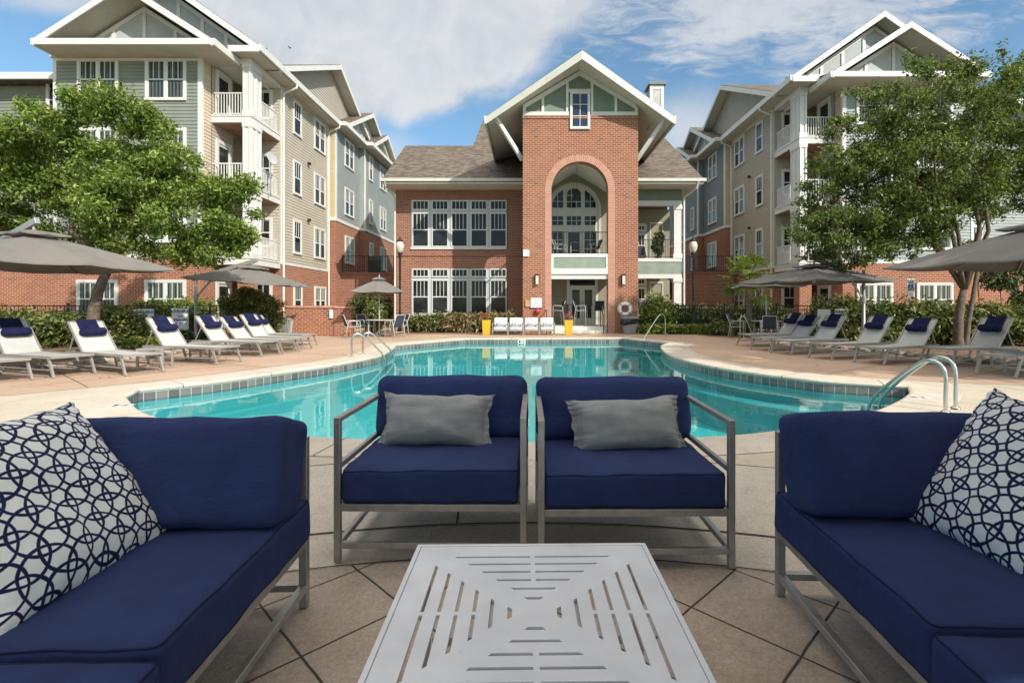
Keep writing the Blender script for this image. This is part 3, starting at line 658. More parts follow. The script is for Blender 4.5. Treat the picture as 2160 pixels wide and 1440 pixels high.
# ================================================================ APARTMENT BUILDINGS
def apartment(side, Xf, D0, label, front_m, body_m, bc_m, glass_a, dish=False):
    def A(a, b, z): return ((Xf-a) if side < 0 else (Xf+a), D0+b, z)
    sgn = -1 if side < 0 else 1
    root = thing('apartment_building', label, 'building', (Xf, D0, 0))
    ua = (sgn, 0, 0); toward = (-sgn, 0, 0)
    def FF(b): return frameF(A(0, b, 0), ua, (0, -1, 0))            # front walls, u = a
    def FS(a): return frameF(A(a, 0, 0), (0, 1, 0), toward)         # pool side walls, u = b
    FL = [.22, 3.36, 6.5, 9.6]; EZ = 12.4; WT = 12.25
    # solid masses
    w = MB()
    def mass(a0, a1, b0, b1, z0, z1, mbx): mbx.fbox(lambda u, n, z: A(u, n, z), a0, a1, b0, b1, z0, z1)
    br = MB(); mass(1.75, 8.1, -.65, 1.6, 0, 3.30, br); mass(2.3, 8.1, 1.6, 2.6, 0, 3.3, br); mass(0, 8.1, 2.6, 8.6, 0, 3.30, br); mass(-.42, 8.1, 8.6, 12.9, 0, 6.42, br); mass(-.8, 8.1, 12.9, 21, 0, 6.42, br)
    mass(0, .6, 0, .55, 0, 3.05, br); mass(8.1, 14, 1.2, 14, 0, 3.3, br)
    br.build('brick_wall', BRICK, root, world=True)
    for nm, m_, boxes in (('front_wall', front_m, [(1.78, 8.07, -.62, 1.6, 3.30, WT), (2.3, 8.07, 1.6, 2.6, 3.3, WT)]), ('side_wall', body_m, [(.03, 8.0, 2.6, 8.6, 3.30, WT)]),
                          ('far_wall', bc_m, [(-.39, 8, 8.61, 12.9, 6.42, WT), (-.77, 8, 12.9, 21, 6.42, WT)]), ('end_wall', front_m, [(8.1, 14, 1.23, 14, 3.3, WT-.8)])):
        q = MB()
        for bx in boxes: mass(*bx, q)
        q.build(nm, m_, root, world=True)
    sd = MB(); siding(sd, FF(-.62), 1.95, 7.95, 3.45, 11.7); sd.build('front_siding', front_m, root, world=True)
    sd = MB(); siding(sd, FF(1.23), 8.1, 14, 3.45, 11.2); sd.build('end_siding', front_m, root, world=True)
    sd = MB(); siding(sd, FS(.03), 2.98, 8.35, 3.5, 12.1); sd.build('side_siding', body_m, root, world=True)
    sd = MB(); siding(sd, FS(-.39), 8.8, 12.75, 6.6, 12.1); siding(sd, FS(-.77), 13.1, 21, 6.6, 12.1); siding(sd, FF(12.9), -.6, -.45, 6.6, 12.1); sd.build('far_siding', bc_m, root, world=True)
    sd = MB(); siding(sd, FF(8.61), -.36, 0, 6.6, 12.1); sd.build('return_siding', TAN, root, world=True)
    sd = MB(); siding(sd, FS(1.78), -.5, .0, 3.45, 12.0); sd.build('balcony_return_siding', SALMON, root, world=True)
    # trims: corner boards, band boards
    tr = MB(); F0 = FF(-.62); S0 = FS(.03)
    for a in (1.78, 7.95): tr.fbox(F0, a, a+.14, -.02, .045, 3.45, 12.05)
    tr.fbox(F0, 1.75, 8.1, -.02, .06, 3.30, 3.45); tr.fbox(F0, 1.92, 7.95, -.02, .05, 11.7, 11.83)
    tr.fbox(FS(1.78), -.66, -.52, -.02, .045, 3.45, 12.05)
    tr.fbox(S0, 2.72, 2.95, -.02, .05, 3.45, 12.1); tr.fbox(S0, 8.38, 8.58, -.02, .05, 3.45, 12.1); tr.fbox(S0, 2.6, 8.58, -.02, .06, 3.3, 3.45); tr.fbox(S0, 2.95, 8.38, -.02, .05, 12.05, 12.25)
    S1 = FS(-.39); tr.fbox(S1, 8.6, 8.8, -.02, .05, 6.6, 12.1); tr.fbox(S1, 8.58, 12.88, -.02, .07, 6.42, 6.6); S2 = FS(-.77)
    tr.fbox(S2, 12.86, 13.1, -.02, .05, 6.6, 12.1); tr.fbox(S2, 12.86, 21, -.02, .07, 6.42, 6.6); tr.fbox(FF(8.6), -.42, 0, -.01, .06, 6.42, 6.6); tr.fbox(FF(12.9), -.8, -.4, -.01, .07, 6.42, 6.6)
    tr.build('trim', WHITE, root, world=True)
    # windows
    for k, z in enumerate((.75, 3.95, 7.05, 10.17)):
        zt = z+(1.8 if k else 1.62)
        for a0, a1 in ((2.4, 4.15), (5.3, 7.05)): window(root, FF(-.62 if k else -.65), a0, a1, z-.16*(k == 3), zt-.16*(k == 3), 2, 3, BLIND if (k == 0 or side < 0) else glass_a)
        window(root, FS(.03 if k else 0), 3.95, 4.9, z, zt, 1, 3, GLASS)
        window(root, FS(.03 if k else 0), 6.5, 8.05, z, zt, 2, 3, GLASS)
        if k == 0: continue
        s_ = -.42 if k == 1 else -.39; s2 = -.8 if k == 1 else -.77
        window(root, FS(s_), 10.1, 11.75, z, zt, 2, 3, GLASS)
        window(root, FS(s2), 13.8, 14.6, z, zt, 1, 3, GLASS); window(root, FS(s2), 16.4, 18.0, z, zt, 2, 3, GLASS)
        window(root, FF(1.2), 9.2, 10.1, z-.3, zt-.3, 1, 3, GLASS)
    # balconies
    C_ = WHITE
    for k in (1, 2, 3):
        z = FL[k]; sl_ = MB()
        sl_.fbox(lambda u, n, zz: A(u, n, zz), 0, 1.75, 0, 2.6, z-.28, z-.02); o = sl_.build('balcony_slab', C_, root, world=True)
        s2_ = MB(); s2_.fbox(lambda u, n, zz: A(u, n, zz), -.03, 1.74, -.03, 2.6, z-.02, z+.04); s2_.build('slab_edge', C_, o).location = -Vector(root.location)
        q = MB(); q.fbox(lambda u, n, zz: A(u, n, zz), .02, 1.74, .02, 2.58, z-.31, z-.283); q.build('balcony_ceiling', mat('balcony_boards', (.30, .17, .10), .7), root, world=True)
        railing(root, FF(0), .38, 1.74, z+.04, 1.02, n_=-.1, name='balcony_railing'); railing(root, FS(0), .86, 2.58, z+.04, 1.02, n_=-.1, name='balcony_railing')
    q = MB(); q.fbox(lambda u, n, zz: A(u, n, zz), 0, 1.75, 0, 2.6, 11.9, 12.25); q.build('balcony_beam', C_, root, world=True)
    q = MB()
    for k in (1, 2, 3):
        z0, z1 = FL[k]+.04, (FL[k+1]-.28 if k < 3 else 11.9)
        q.fbox(lambda u, n, zz: A(u, n, zz), .02, .36, .02, .2, z0, z1); q.fbox(lambda u, n, zz: A(u, n, zz), .02, .2, .2, .84, z0, z1)
        for (a, b, c, d) in ((.02, .36, -.015, .02), ): 
            q.fbox(lambda u, n, zz: A(u, n, zz), a-.03, b+.03, c-.02, .035, z0, z0+.2); q.fbox(lambda u, n, zz: A(u, n, zz), a-.03, b+.03, c-.02, .035, z1-.2, z1)
            for x in (.02, .28): q.fbox(lambda u, n, zz: A(u, n, zz), x, x+.08, c-.012, .03, z0+.2, z1-.2)
        q.fbox(lambda u, n, zz: A(u, n, zz), -.035, .035, .03, .87, z0, z0+.2); q.fbox(lambda u, n, zz: A(u, n, zz), -.035, .035, .03, .87, z1-.2, z1)
        for x in (.03, .4, .76): q.fbox(lambda u, n, zz: A(u, n, zz), -.02, .03, x, x+.08, z0+.2, z1-.2)
    q.build('corner_column', WHITE, root, world=True)
    # balcony inner walls, doors
    q = MB(); siding(q, FS(2.27), 1.62, 2.58, 3.4, 12); siding(q, FF(2.58), .05, 2.25, 3.4, 12); siding(q, FS(1.75), .02, 1.6, 3.4, 12); q.build('balcony_siding', body_m, root, world=True)
    for k in (0, 1, 2, 3):
        z = FL[k]+.05; 
        window(root, FF(2.56), .35, 1.25, z+.7, z+2.15, 1, 2, GLASS)
        window(root, FS(1.73), .25, 1.35, z, z+2.15, 1, 1, GLASS, upper=.05, trim=.16)
    # roofs
    T = lambda u, n, z: A(u, n, z)
    gable_roof(root, T, 3.8, 4.47, 15.55, .70, -.62, 22, shingle=SHINGG, name='main_roof')
    gable_panel(root, T, 3.8, 4.4, 12.62, 15.2, .70, .15, PANEL, 7)
    gable_roof(root, T, 4.2, 3.62, 14.38, .64, -1.80, 4, shingle=SHINGG, name='front_gable')
    gable_panel(root, T, 4.2, 3.5, 12.32, 14.02, .64, -.62, PANEL, 4)
    ev = MB(); cl = lambda u, n, zz: A(u, n, zz)
    ev.fbox(cl, .56, 7.84, -1.83, -1.74, 11.82, 12.06); ev.fbox(cl, -.66, .93, -.68, -.60, 12.10, 12.36)
    ev.build('gutter', WHITE, root, world=True)
    ev = MB(); ev.fbox(cl, .56, 7.84, -1.74, .2, 11.84, 11.92); ev.fbox(cl, 7.84, 8.2, -.72, .2, 11.84, 11.92); ev.fbox(cl, -.64, 8.2, -.60, 22, 12.13, 12.22); ev.fbox(cl, -1.07, -.64, 8.4, 22, 12.131, 12.221); ev.fbox(cl, -1.45, -1.07, 12.3, 22, 12.132, 12.222)
    ev.build('eave_soffit', SOFFIT, root, world=True)
    ev = MB()
    for a0, a1, b0, b1, zz_ in ((.62, 7.78, -1.74, -.56, 0), (-.6, 8.2, -.58, .2, .3)): ev.hexa([A(a0, b0, 11.98+zz_), A(a1, b0, 11.98+zz_), A(a1, b1, 11.98+zz_), A(a0, b1, 11.98+zz_)], [A(a0, b0, 12.07+zz_), A(a1, b0, 12.07+zz_), A(a1, b1, 12.37+zz_), A(a0, b1, 12.37+zz_)])
    ev.build('pent_roof', SHINGG, root, world=True)
    ev = MB(); ev.fbox(cl, -1.16, -1.05, 8.4, 13, 12.14, 12.37); ev.fbox(cl, -1.54, -1.44, 12.3, 21, 12.14, 12.37); ev.fbox(cl, -1.1, -.6, 8.36, 8.44, 12.14, 12.37); ev.fbox(cl, -1.5, -1.05, 12.26, 12.34, 12.14, 12.37); ev.build('side_gutter', WHITE, root, world=True)
    def TS(u, n, z): return A(n, u, z)      # cross gables: u along b, n = a (negative toward the pool)
    gable_roof(root, TS, 8.8, 7.6, 16.0, .475, -.66, 4.5, shingle=SHING, name='cross_gable')
    gable_panel(root, TS, 8.8, 7.3, 12.5, 15.65, .475, .02, body_m, sd=True, name='cross_gable_wall')
    gable_roof(root, TS, 13.9, 4.9, 14.95, .50, -1.08, 3.8, shingle=SHING, name='small_gable')
    gable_panel(root, TS, 13.9, 4.2, 12.5, 14.6, .50, -.42, PANEL, 6)
    gable_roof(root, TS, 16.2, 3.6, 14.15, .50, -1.46, 3, shingle=SHING, name='small_gable')
    gable_panel(root, TS, 16.2, 3.0, 12.5, 13.8, .50, -.8, PANEL, 5)
    q = MB(); q.hexa([A(7.6, .5, 11.5), A(14.4, .5, 11.5), A(14.4, 14, 11.5), A(7.6, 14, 11.5)], [A(7.6, .5, 11.7), A(14.4, .5, 11.7), A(14.4, 14, 13.9), A(7.6, 14, 13.9)]); q.build('end_roof', SHINGG, root, world=True)
    q = MB(); q.fbox(cl, 8.2, 14.4, .42, .5, 11.42, 11.72); q.build('end_fascia', WHITE, root, world=True)
    # downspouts
    def spout(a, b, z1, z2=.3, off=0):
        q = MB(); q.tube([A(a-.75+off, b, z1+.0), A(a-.72+off, b, z1-.2), A(a-.1, b, z1-.45), A(a-.08, b, z1-.7), A(a-.08, b, z2)], .055, 8); q.build('downspout', WHITE, root, world=True)
    spout(0, 2.78, 12.2, .3); spout(0, 8.42, 12.2, .3)
    # little wall lamps / vents
    q = MB()
    for z in (5.9, 9.0):
        q.fbox(FS(0), 5.6, 5.75, .03, .16, z, z+.14); 
    q.fbox(FS(0), 2.3, 2.34, .03, .05, 5.9, 5.95); q.build('wall_vent', BLACK, root, world=True)
    return root, A, FF, FS
aptL, AL, FFL, FSL = apartment(-1, -12.3, 22.4, 'sunlit apartment block on the left with sage front siding, white corner balconies and beige side', GREEN, BEIGE, BLUEG, GLASS)
aptR, AR, FFR, FSR = apartment(1, 13.33, 25.3, 'shaded apartment block on the right, half hidden by the feathery tree, with white corner balconies', BLUEG, mat('taupe_siding', (.40, .36, .28), .65, var=.05), mat('slate_siding', (.20, .235, .245), .65, var=.05), BLIND)
# french door under the right block's balcony
window(aptR, FFR(-.65), .45-.0, 1.7, .3, 2.35, 2, 1, BLIND, trim=.1, upper=.02) if False else None

def terrace(name, label, x0, x1, D, z, dback):
    o = thing(name, label, 'terrace', (x0, D, 0)); MB().box(x0, x1, D, dback, 0, z).build('brick_wall', BRICK2, o, world=True)
    q = MB().box(x0-.05, x1+.05, D-.06, dback, z, z+.08); q.build('cap', mat('brick_cap', (.33, .14, .10), .8), o, world=True)
    F = frameF((x0, D+.15, z+.08), (1, 0, 0), (0, -1, 0)); railing(o, F, 0, x1-x0, 0, 1.05, pitch=.14, m=IRON, th=.022, posts=[i*(x1-x0)/2+.03-.06*(i == 2) for i in range(3)], bar_=.035)
    return o
terrace('raised_terrace', 'brick terrace with black railing between the left block and the clubhouse', -11.9, -8.6, 31.9, 3.25, 35)
terrace('raised_terrace', 'shaded brick terrace with black railing behind the lamp right of the clubhouse', 9.35, 12.9, 32.5, 3.3, 36)
gr = thing('barbecue_grill', 'black covered grill standing on the left brick terrace', 'grill', (-10.0, 32.7, 3.33)); MB().box(-.4, .4, -.25, .25, 0, .75).build('cart', BLACK, gr, bevel=.03)
MB().prism([(-.42, -.27, .75), (-.42, .27, .75), (-.42, .2, 1.0), (-.42, -.1, 1.08)], (.84, 0, 0)).build('lid', BLACK, gr, bevel=.03)

# ================================================================ CLUBHOUSE
club = thing('clubhouse', 'brick clubhouse with arched tower and shingle roofs at the far end of the pool', 'building', (2.3, 23.5, 0))
def cb(mb, name, m, parent=None, **k):
    if parent is None or parent is club: return mb.build(name, m, club, world=True, **k)
    o = mb.build(name, m, parent, **k); o.location = -Vector(club.location); return o
TX0, TX1, TY, TZ = -.37, 4.94, 23.5, 9.96; AX, AR_, AZ = 2.25, 1.31, 6.6; TH = .5
mb = MB(); FT = frameF((0, TY, 0), (1, 0, 0), (0, -1, 0))
L_, R_ = AX-AR_, AX+AR_
mb.box(TX0, L_, TY, TY+TH, 0, AZ); mb.box(R_, TX1, TY, TY+TH, 0, AZ)
# spandrel around the arch, built as one extruded polygon
arc = [(AX+AR_*math.cos(math.pi*i/32), AZ+AR_*math.sin(math.pi*i/32)) for i in range(33)]
top = TZ
outer = [(TX0, AZ), ]+[(L_, AZ)]+[p for p in arc[::-1]][1:-1]+[(R_, AZ), (TX1, AZ), (TX1, top), (TX0, top)]
pts, tri = tess(outer)
for y in (TY, TY+TH): mb.add([(x, y, z) for x, z, _ in pts], tri)
for i in range(1, len(outer)-4+0): 
    a, b = outer[i], outer[i+1]; mb.add([(a[0], TY, a[1]), (b[0], TY, b[1]), (b[0], TY+TH, b[1]), (a[0], TY+TH, a[1])], [(0, 1, 2, 3)])
# tower sides: front piers, rear piers, wall over the side openings
for x0, x1 in ((TX0, TX0+.4), (TX1-.4, TX1)):
    mb.box(x0, x1, TY+TH, TY+1.0, 0, 7.1); mb.box(x0, x1, TY+3.9, TY+4.6, 0, 7.1); mb.box(x0, x1, TY+TH, TY+4.6, 7.1, TZ)
cb(mb, 'tower_wall', BRICK, recalc=False)
mb = MB(); mb.box(TX0-.02, TX1+.02, TY-.045, TY, TZ-.08, TZ+.06); cb(mb, 'brick_ledge', BRICK)
# arch ring of upright bricks, a touch proud
mb = MB(); mb.uv = []
path = [(L_, .0), (L_, AZ)]+[p for p in arc[::-1]][1:-1]+[(R_, AZ), (R_, 0)]
outp = [(L_-.3, .0), (L_-.3, AZ)]+[(AX+(AR_+.3)*math.cos(math.pi*i/32), AZ+(AR_+.3)*math.sin(math.pi*i/32)) for i in range(33)][::-1][1:-1]+[(R_+.3, AZ), (R_+.3, 0)]
s_ = 0
for i, (a, b) in enumerate(zip(path, outp)):
    if i: s_ += math.hypot((path[i][0]+outp[i][0]-path[i-1][0]-outp[i-1][0])/2, (path[i][1]+outp[i][1]-path[i-1][1]-outp[i-1][1])/2)
    for (q, v) in ((a, 0), (b, .3)):
        mb.v.append((q[0], TY-.02, q[1])); mb.uv.append((v*1.0, s_))
    mb.v.append((b[0], TY+.01, b[1])); mb.uv.append((.32, s_)); mb.v.append((a[0]+.004, TY+TH+.02, a[1])); mb.uv.append((-.5, s_))
    if i:
        k = (i-1)*4
        for f in ((k, k+1, k+5, k+4), (k+1, k+2, k+6, k+5), (k, k+4, k+7, k+3)): mb.f.append(f); mb.m.append(0)
ABR = brickmat('arch_brick', (.50, .19, .12), (.58, .25, .16), (.52, .42, .34), w=.3, h=.085, ms=.012, offset=0)
cb(mb, 'arch_trim', ABR)
# wings
DW = 28.0; WX0 = -7.42; WT_ = 7.62
mb = MB(); mb.box(WX0, TX0+.0, DW, 36, 0, WT_); cb(mb, 'wing_wall', BRICK2); mb = MB(); mb.box(5.5, 8.3, 31, 38, 0, WT_); cb(mb, 'rear_wall', BRICK2)
mb = MB(); mb.box(WX0-.0, TX0, DW-.05, DW, 3.98, 4.1); cb(mb, 'string_course', BRICK2)
FW = frameF((0, DW, 0), (1, 0, 0), (0, -1, 0))
# five-bay windows on two storeys: each bay a window of its own
bx = [(-6.45+i*1.065, -6.45+i*1.065+.80) for i in range(5)]
for z0 in (.85, 4.52):
    back = MB(); back.box(-6.57, -1.37, DW-.04, DW-.002, z0-.05, z0+2.52 if z0 > 2 else z0+2.42); 
    fr_ = cb(back, 'window_surround', mat('window_surround', (.46, .48, .49), .5, var=.03))
    for (a, b) in bx:
        m2 = MB(); F = frameF((0, DW-.04, 0), (1, 0, 0), (0, -1, 0)); t_ = .055; H1 = z0+1.78; 
        zt0, zt1 = z0+2.02, z0+2.46 if z0 > 2 else z0+2.38
        for (za, zb) in ((z0, H1), (zt0, zt1)):
            m2.fbox(F, a-t_, b+t_, 0, .05, zb-t_*.2, zb+t_); m2.fbox(F, a-t_, b+t_, 0, .055, za-t_, za+.01); m2.fbox(F, a-t_, a, 0, .045, za+.01, zb-.01); m2.fbox(F, b, b+t_, 0, .045, za+.01, zb-.01)
        m2.fbox(F, a, b, 0, .04, z0+.86, z0+.92)
        for l in (1, 2, 3):
            c = a+(b-a)*l/4; m2.fbox(F, c-.014, c+.014, 0, .03, z0+.92, H1-.01); m2.fbox(F, c-.014, c+.014, 0, .03, zt0+.01, zt1-.01)
        wo = cb(m2, 'window', WHITE); gp = MB()
        for za, zb in ((z0+.01, H1-.01), (zt0+.01, zt1-.01)): gp.add([F(a, .012, za), F(b, .012, za), F(b, .012, zb), F(a, .012, zb)], [(0, 1, 2, 3)])
        cb(gp, 'pane', GLASS, wo)
    mb = MB(); mb.box(-6.6, -1.34, DW-.07, DW-.045, z0-.17, z0-.052); cb(mb, 'window_sill', WHITE)
# main roof planes (front slope with stepped ridges) and eaves
DE = 26.5; ZE = 7.85; SL = .60
def rp(x0, x1, yr, x0t=None, x1t=None):
    zr = ZE+SL*(yr-DE); x0t = x0 if x0t is None else x0t; x1t = x1 if x1t is None else x1t
    top = [(x0, DE, ZE), (x1, DE, ZE), (x1t, yr, zr), (x0t, yr, zr)]; m = MB(); m.hexa([(x, y, z-.18) for x, y, z in top], top)
    m.hexa([(x0t, yr, zr-.18), (x1t, yr, zr-.18), (x1, 2*yr-DE, ZE-.18), (x0, 2*yr-DE, ZE-.18)], [(x0t, yr, zr), (x1t, yr, zr), (x1, 2*yr-DE, ZE), (x0, 2*yr-DE, ZE)])
    return m
mr_ = rp(-7.75, -3.7, 32.5, x0t=-8.0); m3 = rp(-3.7, 6.0, 39.2); mr_.v += []; 
for q in (m3, rp(6.0, 9.0, 35.2)): mr_.add(q.v, q.f)
cb(mr_, 'main_roof', SHING)
mb = MB()   # gable-end walls under the stepped roof
for x in (-3.72, ): mb.add([(x, 26.6, ZE), (x, 39.2, ZE+SL*12.7-.2), (x, 39.2, ZE), ], [(0, 1, 2)])
mb.prism([(-7.6, DE+.4, ZE-.2), (-7.6, 38, ZE-.2), (-7.9, 32.5, ZE+SL*6-.25)], (.1, 0, 0)); mb.prism([(8.8, DE+.4, ZE-.2), (8.8, 43, ZE-.2), (8.8, 35.2, ZE+SL*8.7-.25)], (.1, 0, 0)); cb(mb, 'gable_end', CREAM)
mb = MB(); mb.box(-7.85, TX0, DE-.1, DE, ZE-.14, ZE+.02); mb.box(TX1, 9.1, DE-.1, DE, ZE-.14, ZE+.02); cb(mb, 'gutter', FASC)
mb = MB(); mb.box(-7.75, TX0, DE+.0, DW+.02, ZE-.24, ZE-.17); mb.box(TX1, 9.0, DE, 31.0, ZE-.24, ZE-.17); mb.box(-7.75, WX0, DW, 38, ZE-.241, ZE-.171); cb(mb, 'eave_soffit', CREAM)
# tower gable roof
GT = lambda u, n, z: (u, n, z)
RC, RH, RP, RZ = 2.22, 4.23, .60, 12.35; F0_, F1_ = 22.1, 23.0      # the rake projects further at the apex than at the eaves
def rz_(x): return RZ-RP*abs(x-RC)
def rslab(zt, zb, name, m, par=None, ins=0.0, y1=33):
    q = MB()
    for s in (-1, 1):
        xe = RC+s*(RH-ins); P_ = [(RC, F0_+ins, 0), (RC, y1, 0), (xe, y1, 0), (xe, F1_+ins, 0)]
        q.hexa([(x, y, rz_(x)+zb) for x, y, _ in P_], [(x, y, rz_(x)+zt) for x, y, _ in P_])
    return cb(q, name, m, par)
tro = rslab(0, -.12, 'tower_roof', SHINGG)
rslab(-.124, -.2, 'soffit', CREAM, tro, .02)
q = MB()
for s in (-1, 1):
    xe = RC+s*(RH+.0); q.hexa([(RC, F0_-.06, RZ-.42), (xe, F1_-.06, rz_(xe)-.36), (xe, F1_-.003, rz_(xe)-.36), (RC, F0_-.003, RZ-.42)], [(RC, F0_-.06, RZ-.05), (xe, F1_-.06, rz_(xe)-.04), (xe, F1_-.003, rz_(xe)-.04), (RC, F0_-.003, RZ-.05)])
    q.hexa([(xe, F1_-.06, rz_(xe)-.36), (xe, 33, rz_(xe)-.30), (xe+s*.08, 33, rz_(xe)-.30), (xe+s*.08, F1_-.06, rz_(xe)-.36)], [(xe, F1_-.06, rz_(xe)-.0), (xe, 33, rz_(xe)-.0), (xe+s*.10, 33, rz_(xe)-.0), (xe+s*.10, F1_-.06, rz_(xe)-.0)])
cb(q, 'fascia', FASC, tro)
mb = MB()      # green panelled gable wall
gz = lambda x: 12.13-.60*abs(x-2.22)
mb.prism([(TX0+.02, TY+.1, TZ+.06), (TX1-.02, TY+.1, TZ+.06), (TX1-.02, TY+.1, gz(TX1)), (2.25, TY+.1, gz(2.25)), (TX0+.02, TY+.1, gz(TX0))], (0, .3, 0)); gp_ = cb(mb, 'gable_panel', SAGE)
mb = MB(); yb = TY+.04
mb.box(TX0, 1.78, yb-.05, yb+.06, TZ+.06, TZ+.24); mb.box(2.78, TX1, yb-.05, yb+.06, TZ+.06, TZ+.24)
for x in (.55, 1.68, 2.82, 3.92): mb.box(x-.06, x+.06, yb-.02, yb+.06, TZ+.24, gz(x)-.12)
for x in (TX0+.07, TX1-.07): mb.box(x-.07, x+.07, yb-.02, yb+.06, TZ+.24, gz(x)-.1)
mb.box(1.74, 2.76, yb-.021, yb+.06, 11.12, 11.26)
for s in (-1, 1): mb.prism([(2.25, yb-.025, gz(2.25)), (2.25+s*2.6, yb-.025, gz(4.85)), (2.25+s*2.6, yb-.025, gz(4.85)-.22), (2.25, yb-.025, gz(2.25)-.22)], (0, .08, 0))
cb(mb, 'batten', WHITE, gp_)
window(club, frameF((0, TY+.02, 0), (1, 0, 0), (0, -1, 0)), 1.80, 2.72, 9.38, 11.12, 1, 2, mat('sky_glass', (.03, .035, .07), .05, var=.02), trim=.08, upper_rows=3, upper=.985, out=.05)
for s in (-1, 1):   # knee braces
    x = TX0 if s < 0 else TX1
    MBx = MB(); MBx.bar((x+s*.03, TY+.45, 8.1), (x+s*1.25, TY-.15, 9.88), .16, .16); cb(MBx, 'brace', WHITE)
mb = MB(); mb.box(5.77, 6.38, 24.6, 25.4, 9.95, 11.9); ch = cb(mb, 'chimney', mat('chimney_panel', (.45, .44, .42), .6))
mb = MB()
for x in (5.74, 6.28): mb.box(x, x+.13, 24.57, 24.61, 9.95, 11.9)
mb.box(5.87, 6.28, 24.575, 24.605, 11.7, 11.9); mb.box(5.75, 5.772, 24.61, 24.75, 9.95, 11.9); cb(mb, 'trim', WHITE, ch)
mb = MB(); mb.box(5.66, 6.5, 24.48, 25.5, 11.9, 11.98); mb.box(5.72, 6.44, 24.54, 25.44, 11.98, 12.05); cb(mb, 'chimney_cap', mat('cap_metal', (.16, .165, .17), .4, .4), ch)
# arch interior: floors, back walls, windows, doors
PY = 26.4
mb = MB(); mb.box(TX0+.4, TX1-.4, PY, PY+.2, 0, 8.3); cb(mb, 'porch_back_wall', OLIVE)
mb = MB(); mb.hexa([(TX0+.4, TY+TH, 6.75), (AX, TY+TH, 8.1), (AX, PY, 8.1), (TX0+.4, PY, 6.75)], [(TX0+.4, TY+TH, 6.85), (AX, TY+TH, 8.2), (AX, PY, 8.2), (TX0+.4, PY, 6.85)])
mb.hexa([(TX1-.4, TY+TH, 6.75), (AX, TY+TH, 8.1), (AX, PY, 8.1), (TX1-.4, PY, 6.75)], [(TX1-.4, TY+TH, 6.85), (AX, TY+TH, 8.2), (AX, PY, 8.2), (TX1-.4, PY, 6.85)]); cb(mb, 'vaulted_ceiling', WHITE)
mb = MB(); mb.box(TX0+.4, TX1-.4, TY+.08, PY, 2.95, 3.6); cb(mb, 'balcony_floor', CREAM)
mb = MB(); mb.box(L_, R_, TY+.0, TY+.08, 2.72, 2.98); mb.box(L_, R_, TY+.0, TY+.08, 3.5, 3.66); mb.box(L_, L_+.1, TY+.0, TY+.08, 2.98, 3.5); mb.box(R_-.1, R_, TY+.0, TY+.08, 2.98, 3.5); mb.box(L_, R_, TY+.08, TY+.5, 2.5, 2.9); cb(mb, 'balcony_trim', WHITE)
mb = MB(); mb.box(L_+.1, R_-.1, TY+.03, TY+.08, 2.98, 3.5); cb(mb, 'balcony_panel', mat('green_panel', (.25, .30, .24), .6))
railing(club, frameF((0, TY+.1, 3.6), (1, 0, 0), (0, -1, 0)), L_, R_, 0, 1.08, pitch=.115, m=IRON, th=.016, name='balcony_railing', bar_=.035, posts=[L_+.55, R_-.55])
railing(club, frameF((TX0+.1, 0, 3.6), (0, 1, 0), (-1, 0, 0)), TY+1.0, TY+3.9, 0, 1.08, pitch=.14, m=IRON, th=.018, name='balcony_railing', bar_=.04)
# arched window: a cream panel with separate panes
mb = MB(); YW = PY-.06; wr = 1.30; cz = 6.2; cxw = 2.22
def arcp(cx, cz, r, a0=0, a1=math.pi, n=24): return [(cx+r*math.cos(a0+(a1-a0)*i/n), cz+r*math.sin(a0+(a1-a0)*i/n)) for i in range(n+1)]
mb.prism([(x, YW, z) for x, z in [(cxw+wr, 3.6)]+arcp(cxw, cz, wr)+[(cxw-wr, 3.6)]], (0, .05, 0))
ao, ai = arcp(cxw, cz, wr+.1), arcp(cxw, cz, wr-.03)
for i in range(24): mb.prism([(ao[i][0], YW-.06, ao[i][1]), (ao[i+1][0], YW-.06, ao[i+1][1]), (ai[i+1][0], YW-.06, ai[i+1][1]), (ai[i][0], YW-.06, ai[i][1])], (0, .10, 0))
for s in (-1, 1): mb.box(cxw+s*(wr+.1), cxw+s*(wr-.03), YW-.06, YW+.04, 3.6, cz)
aw = cb(mb, 'arched_window', mat('window_cream', (.52, .50, .42), .6, var=.04))
gp = MB(); mu = MB()
def pane_poly(pts): gp.add([(x, YW-.006, z) for x, z in pts], [tuple(range(len(pts)))])
def munt(x0, x1, z0, z1): mu.box(x0, x1, YW-.02, YW-.007, z0, z1)
ctop = [(cxw+.37*math.cos(a), 7.0+.30*math.sin(a)) for a in [math.pi*i/10 for i in range(11)]]
pane_poly([(cxw-.37, 6.32), (cxw+.37, 6.32)]+ctop)
for s in (-1, 1):
    pts = [(cxw+s*.56, 6.32), (cxw+s*1.12, 6.32)]
    for i in range(8):
        x = 1.12-.56*i/7; pts.append((cxw+s*x, cz+math.sqrt(max(0, 1.17**2-x*x))))
    pane_poly(pts if s > 0 else pts[::-1])
    for z0, z1 in ((5.42, 5.88), (3.75, 5.1)): pane_poly([(cxw+s*.56, z0), (cxw+s*1.12, z0), (cxw+s*1.12, z1), (cxw+s*.56, z1)])
    munt(cxw+s*.84-.012, cxw+s*.84+.012, 3.75, 5.1); munt(cxw+s*.84-.012, cxw+s*.84+.012, 5.42, 5.88); munt(cxw+s*.84-.012, cxw+s*.84+.012, 6.32, 6.98)
    for z in (4.2, 4.65): munt(cxw+s*.84-.28, cxw+s*.84+.28, z-.012, z+.012)
    munt(cxw+s*.84-.28, cxw+s*.84+.28, 5.638, 5.662); munt(cxw+s*.84-.28, cxw+s*.84+.28, 6.628, 6.652)
